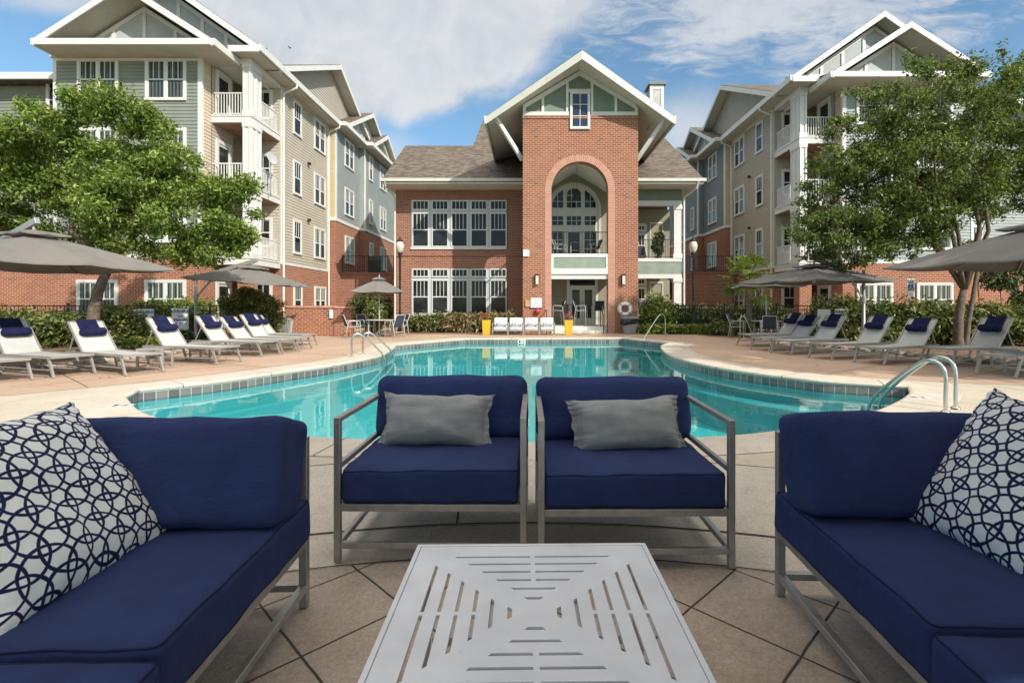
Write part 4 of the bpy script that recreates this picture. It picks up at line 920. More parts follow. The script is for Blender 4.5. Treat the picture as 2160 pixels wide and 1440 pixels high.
pane_poly([(cxw-.37, 5.42), (cxw+.37, 5.42), (cxw+.37, 5.88), (cxw-.37, 5.88)]); pane_poly([(cxw-.30, 3.65), (cxw+.30, 3.65), (cxw+.30, 5.05), (cxw-.30, 5.05)])
for x in (-.13, .13): munt(cxw+x-.012, cxw+x+.012, 6.32, 7.26); munt(cxw+x-.012, cxw+x+.012, 5.42, 5.88)
for z in (6.62, 6.95): munt(cxw-.37, cxw+.37, z-.012, z+.012)
munt(cxw-.37, cxw+.37, 5.638, 5.662)
cb(gp, 'pane', GLASS, aw); cb(mu, 'muntin', CREAM, aw)
# string lights seen through the arched window
# ground floor doors
mb = MB(); y = PY-.04
mb.box(1.85, 2.0, y-.06, y+.04, .3, 2.75); mb.box(3.3, 3.45, y-.06, y+.04, .3, 2.75); mb.box(2.0, 3.3, y-.06, y+.04, 2.6, 2.75); mb.box(2.0, 3.3, y-.055, y+.04, 2.2, 2.3)
dfr = cb(mb, 'door_frame', CREAM); mb = MB(); mb.box(2.0, 3.3, y-.01, y+.03, 2.3, 2.6); cb(mb, 'transom_pane', GLASS, dfr)
for x0 in (2.0, 2.65):
    mb = MB(); mb.box(x0+.01, x0+.12, y-.045, y+.02, .3, 2.2); mb.box(x0+.52, x0+.64, y-.045, y+.02, .3, 2.2); mb.box(x0+.12, x0+.52, y-.045, y+.02, .3, .62); mb.box(x0+.12, x0+.52, y-.045, y+.02, 2.08, 2.2)
    d_ = cb(mb, 'door', CREAM); mb = MB(); mb.box(x0+.12, x0+.52, y-.015, y+.01, .62, 2.08); cb(mb, 'pane', GLASS, d_)
    hx = x0+.58 if x0 < 2.3 else x0+.06; mb = MB(); mb.tube([(hx, y-.05, 1.2), (hx, y-.1, 1.2), (hx, y-.1, 1.5), (hx, y-.05, 1.5)], .013, 6); cb(mb, 'handle', BLACK, d_)
mb = MB(); mb.box(TX0+.4, 8.3, TY+.35, 31, .0, .3); mb.box(L_+.05, R_-.25, TY+.0, TY+.35, 0, .3); mb.box(L_-.0, R_-.2, TY-.35, TY-.02, .0, .15); cb(mb, 'porch_step', CREAM)
# right porch: columns, beams, balcony
RX0, RX1, RY = TX1, 8.25, 27.9
mb = MB(); mb.box(RX0, RX1, RY, RY+.25, 7.0, 7.6); cb(mb, 'porch_frieze', SAGE)
mb = MB(); mb.box(RX0, RX1, RY-.03, RY+.25, 6.72, 7.0); cb(mb, 'porch_beam', WHITE); mb = MB(); mb.box(RX0, RX1, RY-.04, RY+.25, 3.66, 3.85); cb(mb, 'porch_beam', WHITE); mb = MB(); mb.box(RX0, RX1, RY-.03, RY+.25, 2.75, 2.98); cb(mb, 'porch_beam', WHITE); mb = MB(); mb.box(RX0, RX1, RY+.1, 31, 3.3, 3.655); cb(mb, 'porch_floor', CREAM)
mb = MB(); mb.box(RX0, RX1, RY, RY+.1, 2.98, 3.66); cb(mb, 'porch_panel', mat('green_panel', (.25, .30, .24), .6))
for z0, z1 in ((.3, 2.75), (3.85, 6.72)):
    mb = MB(); cxp = 7.98; mb.box(cxp-.15, cxp+.25, RY-.02, RY+.3, z0, z1); mb.box(cxp-.2, cxp+.3, RY-.06, RY+.34, z0, z0+.25); mb.box(cxp-.2, cxp+.3, RY-.06, RY+.34, z1-.2, z1); cb(mb, 'porch_column', WHITE)
mb = MB(); mb.box(5.2, 8.3, 30.5, 30.9, .3, 2.8); mb.box(5.2, 8.3, 30.5, 30.9, 3.85, 7.0); cb(mb, 'porch_back_wall', OLIVE)
FP = frameF((0, 30.5, 0), (1, 0, 0), (0, -1, 0))
for z in (.9, 4.1): window(club, FP, 5.5, 6.9, z, z+1.5, 2, 3, GLASS, mtrim=CREAM); window(club, FP, 5.5, 6.9, z+1.55, z+2.05, 2, 3, GLASS, mtrim=CREAM, upper=.97)
mb = MB()
for z in (.4, 3.95): mb.fbox(FP, 7.1, 7.15, 0, .05, z, z+2.2); mb.fbox(FP, 7.85, 7.9, 0, .05, z, z+2.2); mb.fbox(FP, 7.1, 7.9, 0, .055, z+2.2, z+2.28)
cb(mb, 'wall_panel', CREAM)
railing(club, frameF((0, RY+.1, 3.85), (1, 0, 0), (0, -1, 0)), RX0, 7.8, 0, 1.05, pitch=.13, m=IRON, th=.02, name='porch_railing', bar_=.035)
mb = MB(); mb.tube([(8.7, 26.45, 7.7), (8.65, 26.6, 7.4), (8.36, 27.8, 7.15), (8.36, 27.85, 6.9), (8.36, 27.85, .3)], .06, 8); cb(mb, 'downspout', WHITE)
mb = MB(); mb.tube([(-7.6, 26.45, 7.7), (-7.6, 26.6, 7.5), (-7.45, 27.9, 7.2), (-7.45, 27.92, .2)], .05, 8); cb(mb, 'downspout', CREAM)
# ================================================================ SEATING IN THE FOREGROUND
def patternmat():
    m = bpy.data.materials.new('ring_pattern_fabric'); m.use_nodes = True; t = NT(m.node_tree); p = t.n['Principled BSDF']
    uv = t.add('ShaderNodeUVMap').outputs[0]; mp = t.add('ShaderNodeMapping', i_Vector=uv); mp.inputs['Rotation'].default_value = (0, 0, R(12))
    nz = t.add('ShaderNodeTexNoise', i_Vector=mp.outputs[0], i_Scale=5.0); wob = t.add('ShaderNodeVectorMath', operation='MULTIPLY_ADD', i_0=nz.outputs['Color'])
    wob.inputs[1].default_value = (.022, .022, 0); t.l.new(mp.outputs[0], wob.inputs[2])
    s = t.add('ShaderNodeSeparateXYZ', i_0=wob.outputs[0]); S = .120
    q = [t.m('PINGPONG', t.m('DIVIDE', s.outputs[i], S), .5) for i in (0, 1)]
    def dist(a, b): return t.m('SQRT', t.m('ADD', t.m('POWER', t.m('SUBTRACT', q[0], a), 2.), t.m('POWER', t.m('SUBTRACT', q[1], b), 2.)))
    best = None
    for a, b in ((0, 0), (1, 0), (0, 1), (1, 1), (.5, .5), (-.5, .5), (.5, -.5)):
        d = t.m('ABSOLUTE', t.m('SUBTRACT', dist(a, b), .60)); best = d if best is None else t.m('MINIMUM', best, d)
    dia = t.m('ADD', t.m('ABSOLUTE', t.m('SUBTRACT', q[0], .5)), t.m('ABSOLUTE', t.m('SUBTRACT', q[1], .5)))
    thin = t.m('ADD', .036, t.m('MULTIPLY', t.m('SUBTRACT', t.noise(uv, 14, 2), .5), .05))
    k = t.mr(best, t.m('SUBTRACT', thin, .008), t.m('ADD', thin, .008), 1, 0)
    t.l.new(t.mix(k, (.66, .68, .68), (.010, .014, .060)), p.inputs['Base Color']); p.inputs['Roughness'].default_value = .9; p.inputs['Specular IOR Level'].default_value = .2
    b = t.add('ShaderNodeBump', i_Strength=.4, i_Distance=.002, i_Height=t.m('ADD', k, t.noise(uv, 500, 2))); t.l.new(b.outputs[0], p.inputs['Normal']); return m
PATT = patternmat()
def pillow(w, h, T, seed=0, ear=.06, wr=.012, n=34, flange=0.0):
    """scatter cushion in the xz plane, thickness along y, gathered at the corners"""
    mb = MB(); mb.uv = []
    for side in (-1, 1):
        b = len(mb.v)
        for j in range(n+1):
            for i in range(n+1):
                u = -1+2*i/n; v = -1+2*j/n; u = math.copysign(abs(u)**.85, u); v = math.copysign(abs(v)**.85, v)
                x = u*w/2*(1-ear*(1-v*v)**1.0*abs(u)**3*1.3); z = v*h/2*(1-ear*(1-u*u)*abs(v)**3*1.6)
                ue = u/(1-flange) if flange else u
                prof = max(0, 1-min(1, abs(ue))**3.2)*max(0, 1-abs(v)**3.0)
                y = T/2*prof**.55*(1+.12*noise.noise(Vector((u*1.5, v*1.5, seed))))
                edge = max(abs(u), abs(v))**4
                q = Vector((u*3.2, v*3.2, seed*3.3)); dz = noise.noise_vector(q)*wr; q2 = Vector((u*9, v*9, seed)); rip = noise.noise(Vector((v*11, seed, 0)))*wr*1.5*abs(u)**5+noise.noise(Vector((u*11, seed, 5)))*wr*1.1*abs(v)**5
                rid = noise.noise(Vector((math.atan2(abs(v)-.9, abs(u)-.9)*5, seed*2, 0)))*wr*1.2*(max(0, abs(u)+abs(v)-1.0))
                mb.v.append((x+dz.x*edge, side*max(y, .0015)+dz.y*.5+rip+side*rid, z+dz.z*edge)); mb.uv.append((x, z))
        for j in range(n):
            for i in range(n):
                a = b+j*(n+1)+i; f = (a, a+1, a+n+2, a+n+1); mb.f.append(f if side < 0 else f[::-1]); mb.m.append(0)
    return mb
def soft(o, lv=1):
    s = o.modifiers.new('smooth', 'SUBSURF'); s.levels = lv; s.render_levels = lv; return o
def cushion(parent, name, w, d, h, loc, rot=(0, 0, 0), r=.05, bulge=(.0, .0, .012), seed=0, m=None, piping=True, wr=.006):
    o = rbox(w, d, h, r, 16, bulge, wr, seed).build(name, m or NAVY, parent, smooth=True, uv=False, recalc=True); o.location = loc; o.rotation_euler = rot
    if piping:
        for zz in (h/2-.29*r, -h/2+.29*r):
            pts = []; k = .29*r; W2, D2, rc = w/2-k, d/2-k, r*.72
            for (sx_, sy_, a0) in ((1, 1, 0), (-1, 1, 90), (-1, -1, 180), (1, -1, 270)):
                for a in (0, 30, 60, 90): pts.append(Vector((sx_*(W2-rc)+rc*math.cos(R(a0+a)), sy_*(D2-rc)+rc*math.sin(R(a0+a)), zz)))
            pts.append(pts[0].copy()); fine_ = []
            for p_, q_ in zip(pts, pts[1:]):
                n_ = max(1, int((q_-p_).length/.03)); fine_ += [p_.lerp(q_, i/n_) for i in range(n_)]
            fine_.append(pts[-1]); pts = []
            for V in fine_:
                V = V+noise.noise_vector(V*7+Vector((seed*3.1, seed, 0)))*wr; V += noise.noise_vector(Vector((V.x*5, V.y*16, V.z*5))+Vector((seed*1.7, 3, 2)))*wr*.4; pts.append(V)
            mb = MB(); mb.tube(pts, .0032, 6, caps=False); mb.build('piping', NAVYD, o, smooth=True, uv=False)
    return o
def club_chair(name, label, loc, rz, dx=0.0):
    o = thing(name, label, 'chair', loc, rz, 'navy cushioned armchairs facing the table')
    w, d, q = .965, .86, .032
    mb = MB()
    for s in (-1, 1):
        x = s*(w/2-q/2)
        mb.box(x-q/2, x+q/2, 0, q, 0, .70); mb.box(x-q/2, x+q/2, d-q, d, 0, .70); mb.box(x-q/2, x+q/2, 0, d, .70, .724)
        mb.box(x-q/2+.002, x+q/2-.002, q, d-q, .068, .098); mb.box(x-q/2+.002, x+q/2-.002, q, d-q, .255, .29); mb.box(x-q/2+.004, x+q/2-.004, q, d-q, .462, .49)
    for y in (0.0015, d-q+.0015):
        mb.box(-w/2+q, w/2-q, y, y+q-.003, .255, .29); mb.box(-w/2+q, w/2-q, y, y+q-.003, .068, .098)
    mb.box(-w/2+q, w/2-q, d-q, d-.003, .60, .625)
    mb.build('frame', SILVER, o, bevel=.0025)
    mb = MB()
    for i in range(12): y = .06+i*.064; mb.box(-w/2+q, w/2-q, y, y+.03, .268, .282)
    mb.build('slats', SILVER, o)
    cushion(o, 'seat_cushion', .892, .84, .172, (dx-.004, .425, .376), seed=3, r=.026)
    cushion(o, 'back_cushion', .955, .20, .385, (dx+.0, .745, .637), rot=(R(-12), 0, R(0)), r=.06, bulge=(0, .028, 0), seed=5, piping=False, wr=.01)
    return o
c1_ = club_chair('patio_armchair', 'navy cushioned metal armchair left of centre, its gray pillow upright', (-.505, 2.545, .0125), R(-.3), .0)
c2_ = club_chair('patio_armchair', 'navy cushioned metal armchair right of centre, its gray pillow slumped to one side', (.517, 2.485, .0125), R(.4), .0)
for nm, lab, loc, rot, sd in (('throw_pillow', 'gray linen pillow upright against the left armchair back', (-.567, 3.07, .605), (R(-20), R(.5), R(-2)), 2), ('throw_pillow', 'gray linen pillow slumped and tilted on the right armchair', (.558, 3.0, .592), (R(-22), R(-2.5), R(4)), 7)):
    o = pillow(.70, .335, .30, sd, ear=.085, wr=.016, flange=.10).build(nm, PGREY, smooth=True, recalc=False); tag(soft(o), lab, 'pillow', 'gray pillows on the armchairs'); o.location = loc; o.rotation_euler = rot
def sofa(s, loc, rz, label):
    """s=-1: sofa left of the table. local x points backwards from the front edge, y toward the viewer is negative"""
    o = thing('patio_sofa', label, 'sofa', loc, rz, 'navy cushioned metal sofas beside the table')
    q = .034; L = 2.3; D_ = .92; mb = MB()
    def bx(f0, f1, l0, l1, z0, z1, m=mb): x0, x1 = sorted((s*f0, s*f1)); m.box(x0, x1, -l1, -l0, z0, z1)
    for f in (0, D_-q):
        for l in (0, L-q): bx(f, f+q, l, l+q, 0, .255 if (f == 0 and False) else (.70 if f or l == 0 else .30))
        bx(f+.002, f+q-.002, q, L-q, .255, .29); bx(f+.002, f+q-.002, q, L-q, .068, .098)
    for l in (0, L-q): bx(q, D_-q, l+.002, l+q-.002, .068, .098); bx(q, D_-q, l+.002, l+q-.002, .255, .29)
    bx(0, D_, 0, q, .70, .724); bx(D_-q, D_, q, L, .60, .63)
    mb.build('frame', SILVER, o, bevel=.0025)
    mb = MB()
    for i in range(28): bx(q, D_-q, .06+i*.08, .09+i*.08, .268, .282, mb)
    mb.build('slats', SILVER, o)
    cushion(o, 'seat_cushion', .86, .96, .175, (s*.415, -.50, .378), seed=11+s, r=.028)
    cushion(o, 'seat_cushion', .88, 1.05, .165, (s*.40, -1.515, .372), seed=13+s, r=.028)
    cushion(o, 'bolster_cushion', .90, .25, .395, (s*.435, -.205, .645), rot=(R(-16), 0, 0), r=.04, bulge=(.0, .03, .0), seed=17+s, piping=False, wr=.008)
    for l in (.86, 1.75): cushion(o, 'back_cushion', .20, .84, .36, (s*.80, -l, .63), rot=(0, s*R(12), 0), r=.07, bulge=(.03, 0, 0), seed=19+s, piping=False)
    return o
sofa(-1, (-.955, 2.20, .0125), R(2.6), 'navy sofa in the left foreground with silver frame')
sofa(1, (1.095, 2.29, .0125), R(-2.6), 'navy sofa in the right foreground with silver frame')
for lab, loc, rz, lean, sd in (('square ring-patterned pillow leaning on the left sofa', (-1.515, 1.575, .690), R(92), R(38), 4), ('square ring-patterned pillow leaning on the right sofa', (1.665, 1.70, .695), R(-82), R(38), 9)):
    o = pillow(.65, .65, .21, sd, ear=.075, wr=.016, n=40).build('patterned_pillow', PATT, smooth=True, recalc=False); tag(soft(o), lab, 'pillow', 'patterned pillows on the sofas')
    o.matrix_world = Matrix.Translation(loc) @ Matrix.Rotation(rz, 4, 'Z') @ Matrix.Rotation(-lean, 4, 'X') @ Matrix.Rotation(R(2 if sd == 4 else 5), 4, 'Y')
# slotted table
def coffee_table():
    o = thing('coffee_table', 'low square silver table with slots cut in rings, between the sofas', 'table', (.010, 1.455, .0125), R(.9))
    H = .4125; a = .4175; inner = a-.018
    holes = []
    for k, off in enumerate((.322, .273, .223, .173, .123, .071)):
        hl = off-.052 if k < 5 else .030
        hw = .0054 if k < 5 else .0065
        for rot in range(4):
            segs = [(-hl, hl)] if k >= 4 else [(-hl, -.008), (.008, hl)]
            for s0, s1 in segs:
                lo, hi = off-hw, off+hw; sk = hw*1.6
                q = [(s0+(sk if s0 < -.02 else 0), lo), (s1-(sk if s1 > .02 else 0), lo), (s1+(0), hi), (s0, hi)]
                c, s_ = math.cos(rot*math.pi/2), math.sin(rot*math.pi/2); holes.append([(x*c-y*s_, x*s_+y*c) for x, y in q])
    outer = [(-inner, -inner), (inner, -inner), (inner, inner), (-inner, inner)]
    pts, tr = tess(outer, holes); mb = MB(); n = len(pts)
    mb.add([(x, y, H-.002) for x, y, _ in pts]+[(x, y, H-.012) for x, y, _ in pts], tr+[tuple(i+n for i in t_) for t_ in tr])
    i0 = 0
    for lp in [outer]+holes:
        k = len(lp)
        for i in range(k): mb.f.append((i0+i, i0+(i+1) % k, i0+(i+1) % k+n, i0+i+n)); mb.m.append(0)
        i0 += k
    mb.build('table_top', TABLEM, o)
    mb = MB()
    for s in (-1, 1): mb.box(-a, a, s*a-.0 if s < 0 else a-.016, -a+.016 if s < 0 else a, H-.045, H); mb.box(s*a if s < 0 else a-.016, -a+.016 if s < 0 else a, -a+.016, a-.016, H-.045, H)
    mb.build('rim', TABLEM, o, bevel=.002)
    for sx_ in (-1, 1):
        for sy_ in (-1, 1): x, y = sx_*(a-.035), sy_*(a-.035); MB().box(x-.016, x+.016, y-.016, y+.016, 0, H-.046).build('leg', SILVER, o)
    mb = MB()
    for s in (-1, 1): mb.box(-a+.06, a-.06, s*(a-.035)-.012, s*(a-.035)+.012, .07, .1); mb.box(s*.13-.012, s*.13+.012, -a+.03, a-.03, H-.05, H-.0125)
    mb.build('stretcher', SILVER, o)
coffee_table()

# ================================================================ UMBRELLAS
def canopy(mb, hs, zr, za, n=8, sag=.05, drop=.10, N_=6):
    """square canopy of eight panels; returns rim points"""
    rim = []
    for k in range(8):
        a = math.pi/4*k; r = hs/max(abs(math.cos(a)), abs(math.sin(a))); rim.append((r*math.cos(a), r*math.sin(a)))
    for k in range(8):
        p, q = rim[k], rim[(k+1) % 8]; g_ = []
        for i in range(N_+1):
            f = i/N_; row = []
            for j in range(5):
                t_ = j/4; x = (p[0]*(1-t_)+q[0]*t_)*f; y = (p[1]*(1-t_)+q[1]*t_)*f
                z = za-(za-zr)*f**1.12-sag*math.sin(math.pi*t_)*f*.9; 
                x *= 1-.035*math.sin(math.pi*t_)*f; y *= 1-.035*math.sin(math.pi*t_)*f
                row.append((x, y, z))
            g_.append(row)
        g_.append([(x*1.003, y*1.003, z-drop) for x, y, z in g_[-1]])
        b = len(mb.v)
        for row in g_: mb.v += row
        for i in range(N_+1):
            for j in range(4): a_ = b+i*5+j; mb.f.append((a_, a_+1, a_+6, a_+5)); mb.m.append(0)
    return rim
def umbrella(name, label, C, rz, pole, zr, za, hs=1.65, cant=True, tilt=(0, 0), group='gray umbrellas round the pool', m=None):
    o = thing(name, label, 'umbrella', (pole[0], pole[1], .01), group=group)
    mt = Matrix.Translation(Vector((C[0]-pole[0], C[1]-pole[1], 0))) @ Matrix.Translation((0, 0, zr)) @ Matrix.Rotation(tilt[0], 4, 'X') @ Matrix.Rotation(tilt[1], 4, 'Y') @ Matrix.Translation((0, 0, -zr)) @ Matrix.Rotation(rz, 4, 'Z')
    mb = MB(); rim = canopy(mb, hs, zr, za, drop=.0 if not cant else .03); cn = mb.build('canopy', m or CANOPY, o, smooth=False, uv=False, xf=mt)
    sd = cn.modifiers.new('cloth', 'SOLIDIFY'); sd.thickness = .004
    mb = MB(); canopy(mb, .42 if cant else .25, za+.0, za+.09, sag=.02, drop=.03, N_=2); mb.build('vent', m or CANOPY, o, uv=False, xf=mt)
    for k in range(8):
        x, y = rim[k]; mb = MB(); mb.bar((x*.03, y*.03, za-.10), (x*.985, y*.985, zr-.025), .022, .03); mb.bar((x*.03, y*.03, za-.42), (x*.5, y*.5, (za+zr)/2-.06), .018, .018); mb.build('rib', ALU, o, uv=False, xf=mt)
    mb = MB(); mb.lathe([(.05, za-.5), (.055, za-.38), (.03, za-.36), (.03, za+.08), (.012, za+.2)], n=12); mb.build('hub', ALU, o, uv=False, xf=mt)
    if cant:
        top = mt @ Vector((0, 0, za+.2)); d = Vector((top.x, top.y, 0)).normalized()
        pz = zr+.35
        MB().lathe([(.065, 0), (.065, .3), (.052, .32), (.048, pz)], n=14).build('pole', ALU, o, smooth=True)
        MB().box(-.5, .5, -.5, .5, 0, .07).build('base', mat('base_stone', (.16, .155, .15), .8), o, bevel=.02)
        mb = MB(); mb.bar(Vector((0, 0, pz-.25))-d*.12, Vector((top.x, top.y, za+.27))+d*.12, .09, .13); mb.build('arm', ALU, o, uv=False, bevel=.008)
        mb = MB(); mb.bar((0, 0, pz-.9), Vector((top.x*.38, top.y*.38, pz-.25+(za+.27-pz+.25)*.38)), .04, .05); mb.lathe([(.07, pz-1.0), (.07, pz-.8)], n=12); mb.tube([(.07, 0, 1.15), (.14, 0, 1.15), (.14, 0, 1.05)], .01, 6); mb.build('brace', ALU, o, uv=False)
    else:
        MB().lathe([(.024, 0), (.024, za-.3)], n=12).build('pole', mat('white_pole', (.6, .6, .58), .4, .3), o, smooth=True)
        MB().lathe([(.25, 0), (.25, .05), (.06, .09), (.04, .3)], n=24).build('base', mat('base_stone', (.16, .155, .15), .8), o)
    return o
umbrella('cantilever_umbrella', 'large gray umbrella at the left edge beneath the leafy tree', (-10.05, 10.3), R(-19), (-12.2, 11.0), 2.08, 2.72, 1.68)
umbrella('cantilever_umbrella', 'gray umbrella with a sloping arm beyond the left row of loungers', (-9.95, 18.2), R(12), (-11.9, 18.1), 2.10, 2.62, 1.62, tilt=(0, R(4)))
umbrella('cantilever_umbrella', 'large gray umbrella at the right edge in front of the tree trunk', (9.45, 9.5), R(8), (11.9, 10.3), 2.08, 2.75, 1.68)
umbrella('cantilever_umbrella', 'gray umbrella over the far right loungers, under the dark foliage', (8.5, 15.3), R(20), (10.05, 15.4), 2.0, 2.45, 1.5)
# umbrellas over the seating, just behind the viewer: they shade the foreground
umbrella('cantilever_umbrella', 'gray umbrella over the seating, behind the viewer', (1.15, .2), 0, (-.9, -2.1), 2.9, 3.45, 1.95, m=CANOPY2)
umbrella('cantilever_umbrella', 'gray umbrella right of the one over the seating, behind the viewer', (4.8, .25), 0, (7.2, -2.1), 2.9, 3.45, 1.9, m=CANOPY2)
umbrella('cantilever_umbrella', 'unseen gray umbrella added farthest behind the viewer on the left to shade the ground', (1.3, -3.68), 0, (-1.2, -6.4), 2.9, 3.45, 1.95, m=CANOPY2)  # rear pair added out of view to cut sunlit bounce onto cushion fronts
umbrella('cantilever_umbrella', 'unseen gray umbrella added farthest behind the viewer on the right to shade the ground', (4.95, -3.65), 0, (7.4, -6.4), 2.9, 3.45, 1.9, m=CANOPY2)
umbrella('table_umbrella', 'small gray umbrella over the dining table near the brick wall', (-6.25, 21.0), R(10), (-6.25, 21.0), 1.82, 2.36, 1.0, cant=False)
umbrella('table_umbrella', 'pale table umbrella in front of the palm', (9.1, 19.7), R(-14), (9.1, 19.7), 2.0, 2.40, 1.15, cant=False)

# ================================================================ LOUNGERS
def lounger(back=52):
    o = thing('sun_lounger', '', 'sun lounger', group='sun loungers along the pool')
    w = .64; z = .36; hx = 1.50; mb = MB(); ang = R(back); L = .80; q = .032
    for s in (-1, 1):
        y = s*w/2; mb.bar((0, y, z), (2.05, y, z), .028, .045); mb.bar((hx, y-s*.03, z+.01), (hx+L*math.cos(ang), y-s*.03, z+L*math.sin(ang)), .026, .035)
        mb.bar((hx+.52, y-s*.03, z-.05), (hx+.30, y-s*.03, z+.36), .02, .02); mb.bar((-.02, y, .14), (1.6, y, .14), .018, .022)
    for x in (.0, 2.05): mb.bar((x, -w/2, z), (x, w/2, z), .03, .04)
    mb.bar((hx+L*math.cos(ang), -w/2+.03, z+L*math.sin(ang)), (hx+L*math.cos(ang), w/2-.03, z+L*math.sin(ang)), .026, .03)
    mb.build('frame', LOUNGEF, o, uv=False)
    for x in (.10, 1.68):
        for s in (-1, 1): y = s*w/2; MB().bar((x, y, z-.01), (x-.15, y, 0), .045, .03, up=(0, 1, 0)).build('leg', LOUNGEF, o, uv=False)
    mb = MB(); n = 8; pts = [(.02+(hx-.02)*i/n, z+.018-.02*math.sin(math.pi*i/n)) for i in range(n+1)]
    for s_, (P_, nm) in enumerate(((pts, 'seat_sling'), ([(hx+.01+L*i/n*math.cos(ang), z+.02+L*i/n*math.sin(ang)-.012*math.sin(math.pi*i/n)) for i in range(n+1)], 'back_sling'))):
        mb = MB()
        for (a, b) in zip(P_, P_[1:]):
            mb.hexa([(a[0], -w/2+.03, a[1]-.006), (b[0], -w/2+.03, b[1]-.006), (b[0], w/2-.03, b[1]-.006), (a[0], w/2-.03, a[1]-.006)], [(a[0], -w/2+.03, a[1]), (b[0], -w/2+.03, b[1]), (b[0], w/2-.03, b[1]), (a[0], w/2-.03, a[1])])
        mb.build(nm, SLING, o, uv=False)
    # roll pillow with its flap over the top of the backrest
    c, s2 = math.cos(ang), math.sin(ang); nx, nz_ = -s2, c
    def on(t_, off): return (hx+t_*c+off*nx, z+.02+t_*s2+off*nz_)
    roll = rbox(.165, .46, .165, .08, 10, (0, 0, 0), .008, 3); roll.v = [(v[0], v[1]*(1), v[2]) for v in roll.v]; x, zz = on(.44, .075)
    roll.v = [(v[0]+x, v[1], v[2]+zz) for v in roll.v]; rl = roll.build('head_pillow', NAVYT, o, smooth=True, uv=False)
    mb = MB(); P_ = [on(.47, .03), on(.6, .022), on(.75, .018), on(.815, .02), on(.835, -.01), on(.80, -.025), on(.6, -.02)]
    for a, b in zip(P_, P_[1:]):
        mb.hexa([(a[0], -.17, a[1]), (b[0], -.17, b[1]), (b[0], .17, b[1]), (a[0], .17, a[1])], [(a[0]+nx*.008, -.17, a[1]+nz_*.008), (b[0]+nx*.008, -.17, b[1]+nz_*.008), (b[0]+nx*.008, .17, b[1]+nz_*.008), (a[0]+nx*.008, .17, a[1]+nz_*.008)])
    mb.build('strap', NAVYT, rl, uv=False)
    return o
lo = lounger(); lo2 = lounger(47); LS = [
    ((-8.75, 8.5), (-.95, .3), 'white lounger cut by the left edge, only its foot end in view'),
    ((-8.35, 9.3), (-.955, .3), 'white lounger at the left edge, its back shaded by the umbrella'),
    ((-7.3, 9.6), (-.9, .44), 'white lounger with navy roll in front of the leafy hedge, left of the little table'),
    ((-6.72, 11.3), (-.975, .22), 'white lounger with navy roll before the warning signs'),
    ((-6.66, 13.0), (-.975, .22), 'white lounger beside the post of the sloping-arm umbrella'),
    ((-6.55, 13.85), (-.975, .22), 'white lounger with navy roll, nearest of the three loungers by the cut-leaf shrub'),
    ((-6.6, 14.75), (-.97, .24), 'white lounger, middle of the three loungers by the cut-leaf shrub'),
    ((-7.0, 16.1), (-.97, .24), 'white lounger in front of the slatted waste bin, farthest in the left row'),
    ((8.55, 9.35), (.95, .3), 'shaded lounger cut by the right edge, only its foot end in view'),
    ((8.72, 10.95), (.93, .32), 'shaded lounger right of the tree trunk, at the right edge'),
    ((7.45, 11.2), (.88, .47), 'shaded lounger just left of the right tree trunk'),
    ((6.95, 12.2), (.93, .36), 'shaded lounger in front of the umbrella post on the right'),
    ((6.60, 13.4), (.93, .37), 'shaded lounger below the small warning sign on the right'),
    ((6.52, 14.45), (.93, .36), 'shaded lounger left of the one below the warning sign'),
    ((6.75, 16.1), (.95, .3), 'shaded lounger farthest back in the right row, beside the dining chair')]
for i, (f, h, lab) in enumerate(LS):
    place(lo if i not in (2, 5, 7, 10, 13) else lo2, (f[0], f[1], .006), math.atan2(h[1], h[0])+R(rnd.uniform(-3, 3)), lab, i in (0, 2))
def side_table():
    o = thing('side_table', '', 'side table', group='small white side tables between the loungers'); a = .24
    mb = MB()
    for i in range(6): mb.box(-a, a, -a+i*.082, -a+.06+i*.082, .40, .42)
    mb.build('table_top', LOUNGEF, o)
    for s in (-1, 1):
        for t_ in (-1, 1): MB().box(s*(a-.02)-.02, s*(a-.02)+.02, t_*(a-.02)-.02, t_*(a-.02)+.02, 0, .38).build('leg', LOUNGEF, o)
    MB().box(-a, a, -a, a, .38, .398).build('frame', LOUNGEF, o); return o
sd_ = side_table()
for i, (x, y, rz, lab) in enumerate(((-7.7, 10.45, 14, 'small side table between the second and third left loungers'), (-7.8, 12.2, 5, 'small side table behind the lounger before the warning signs'), (9.3, 10.15, 20, 'small side table between the two nearest right loungers'))):
    place(sd_, (x, y, .006), R(rz), lab, i == 0)

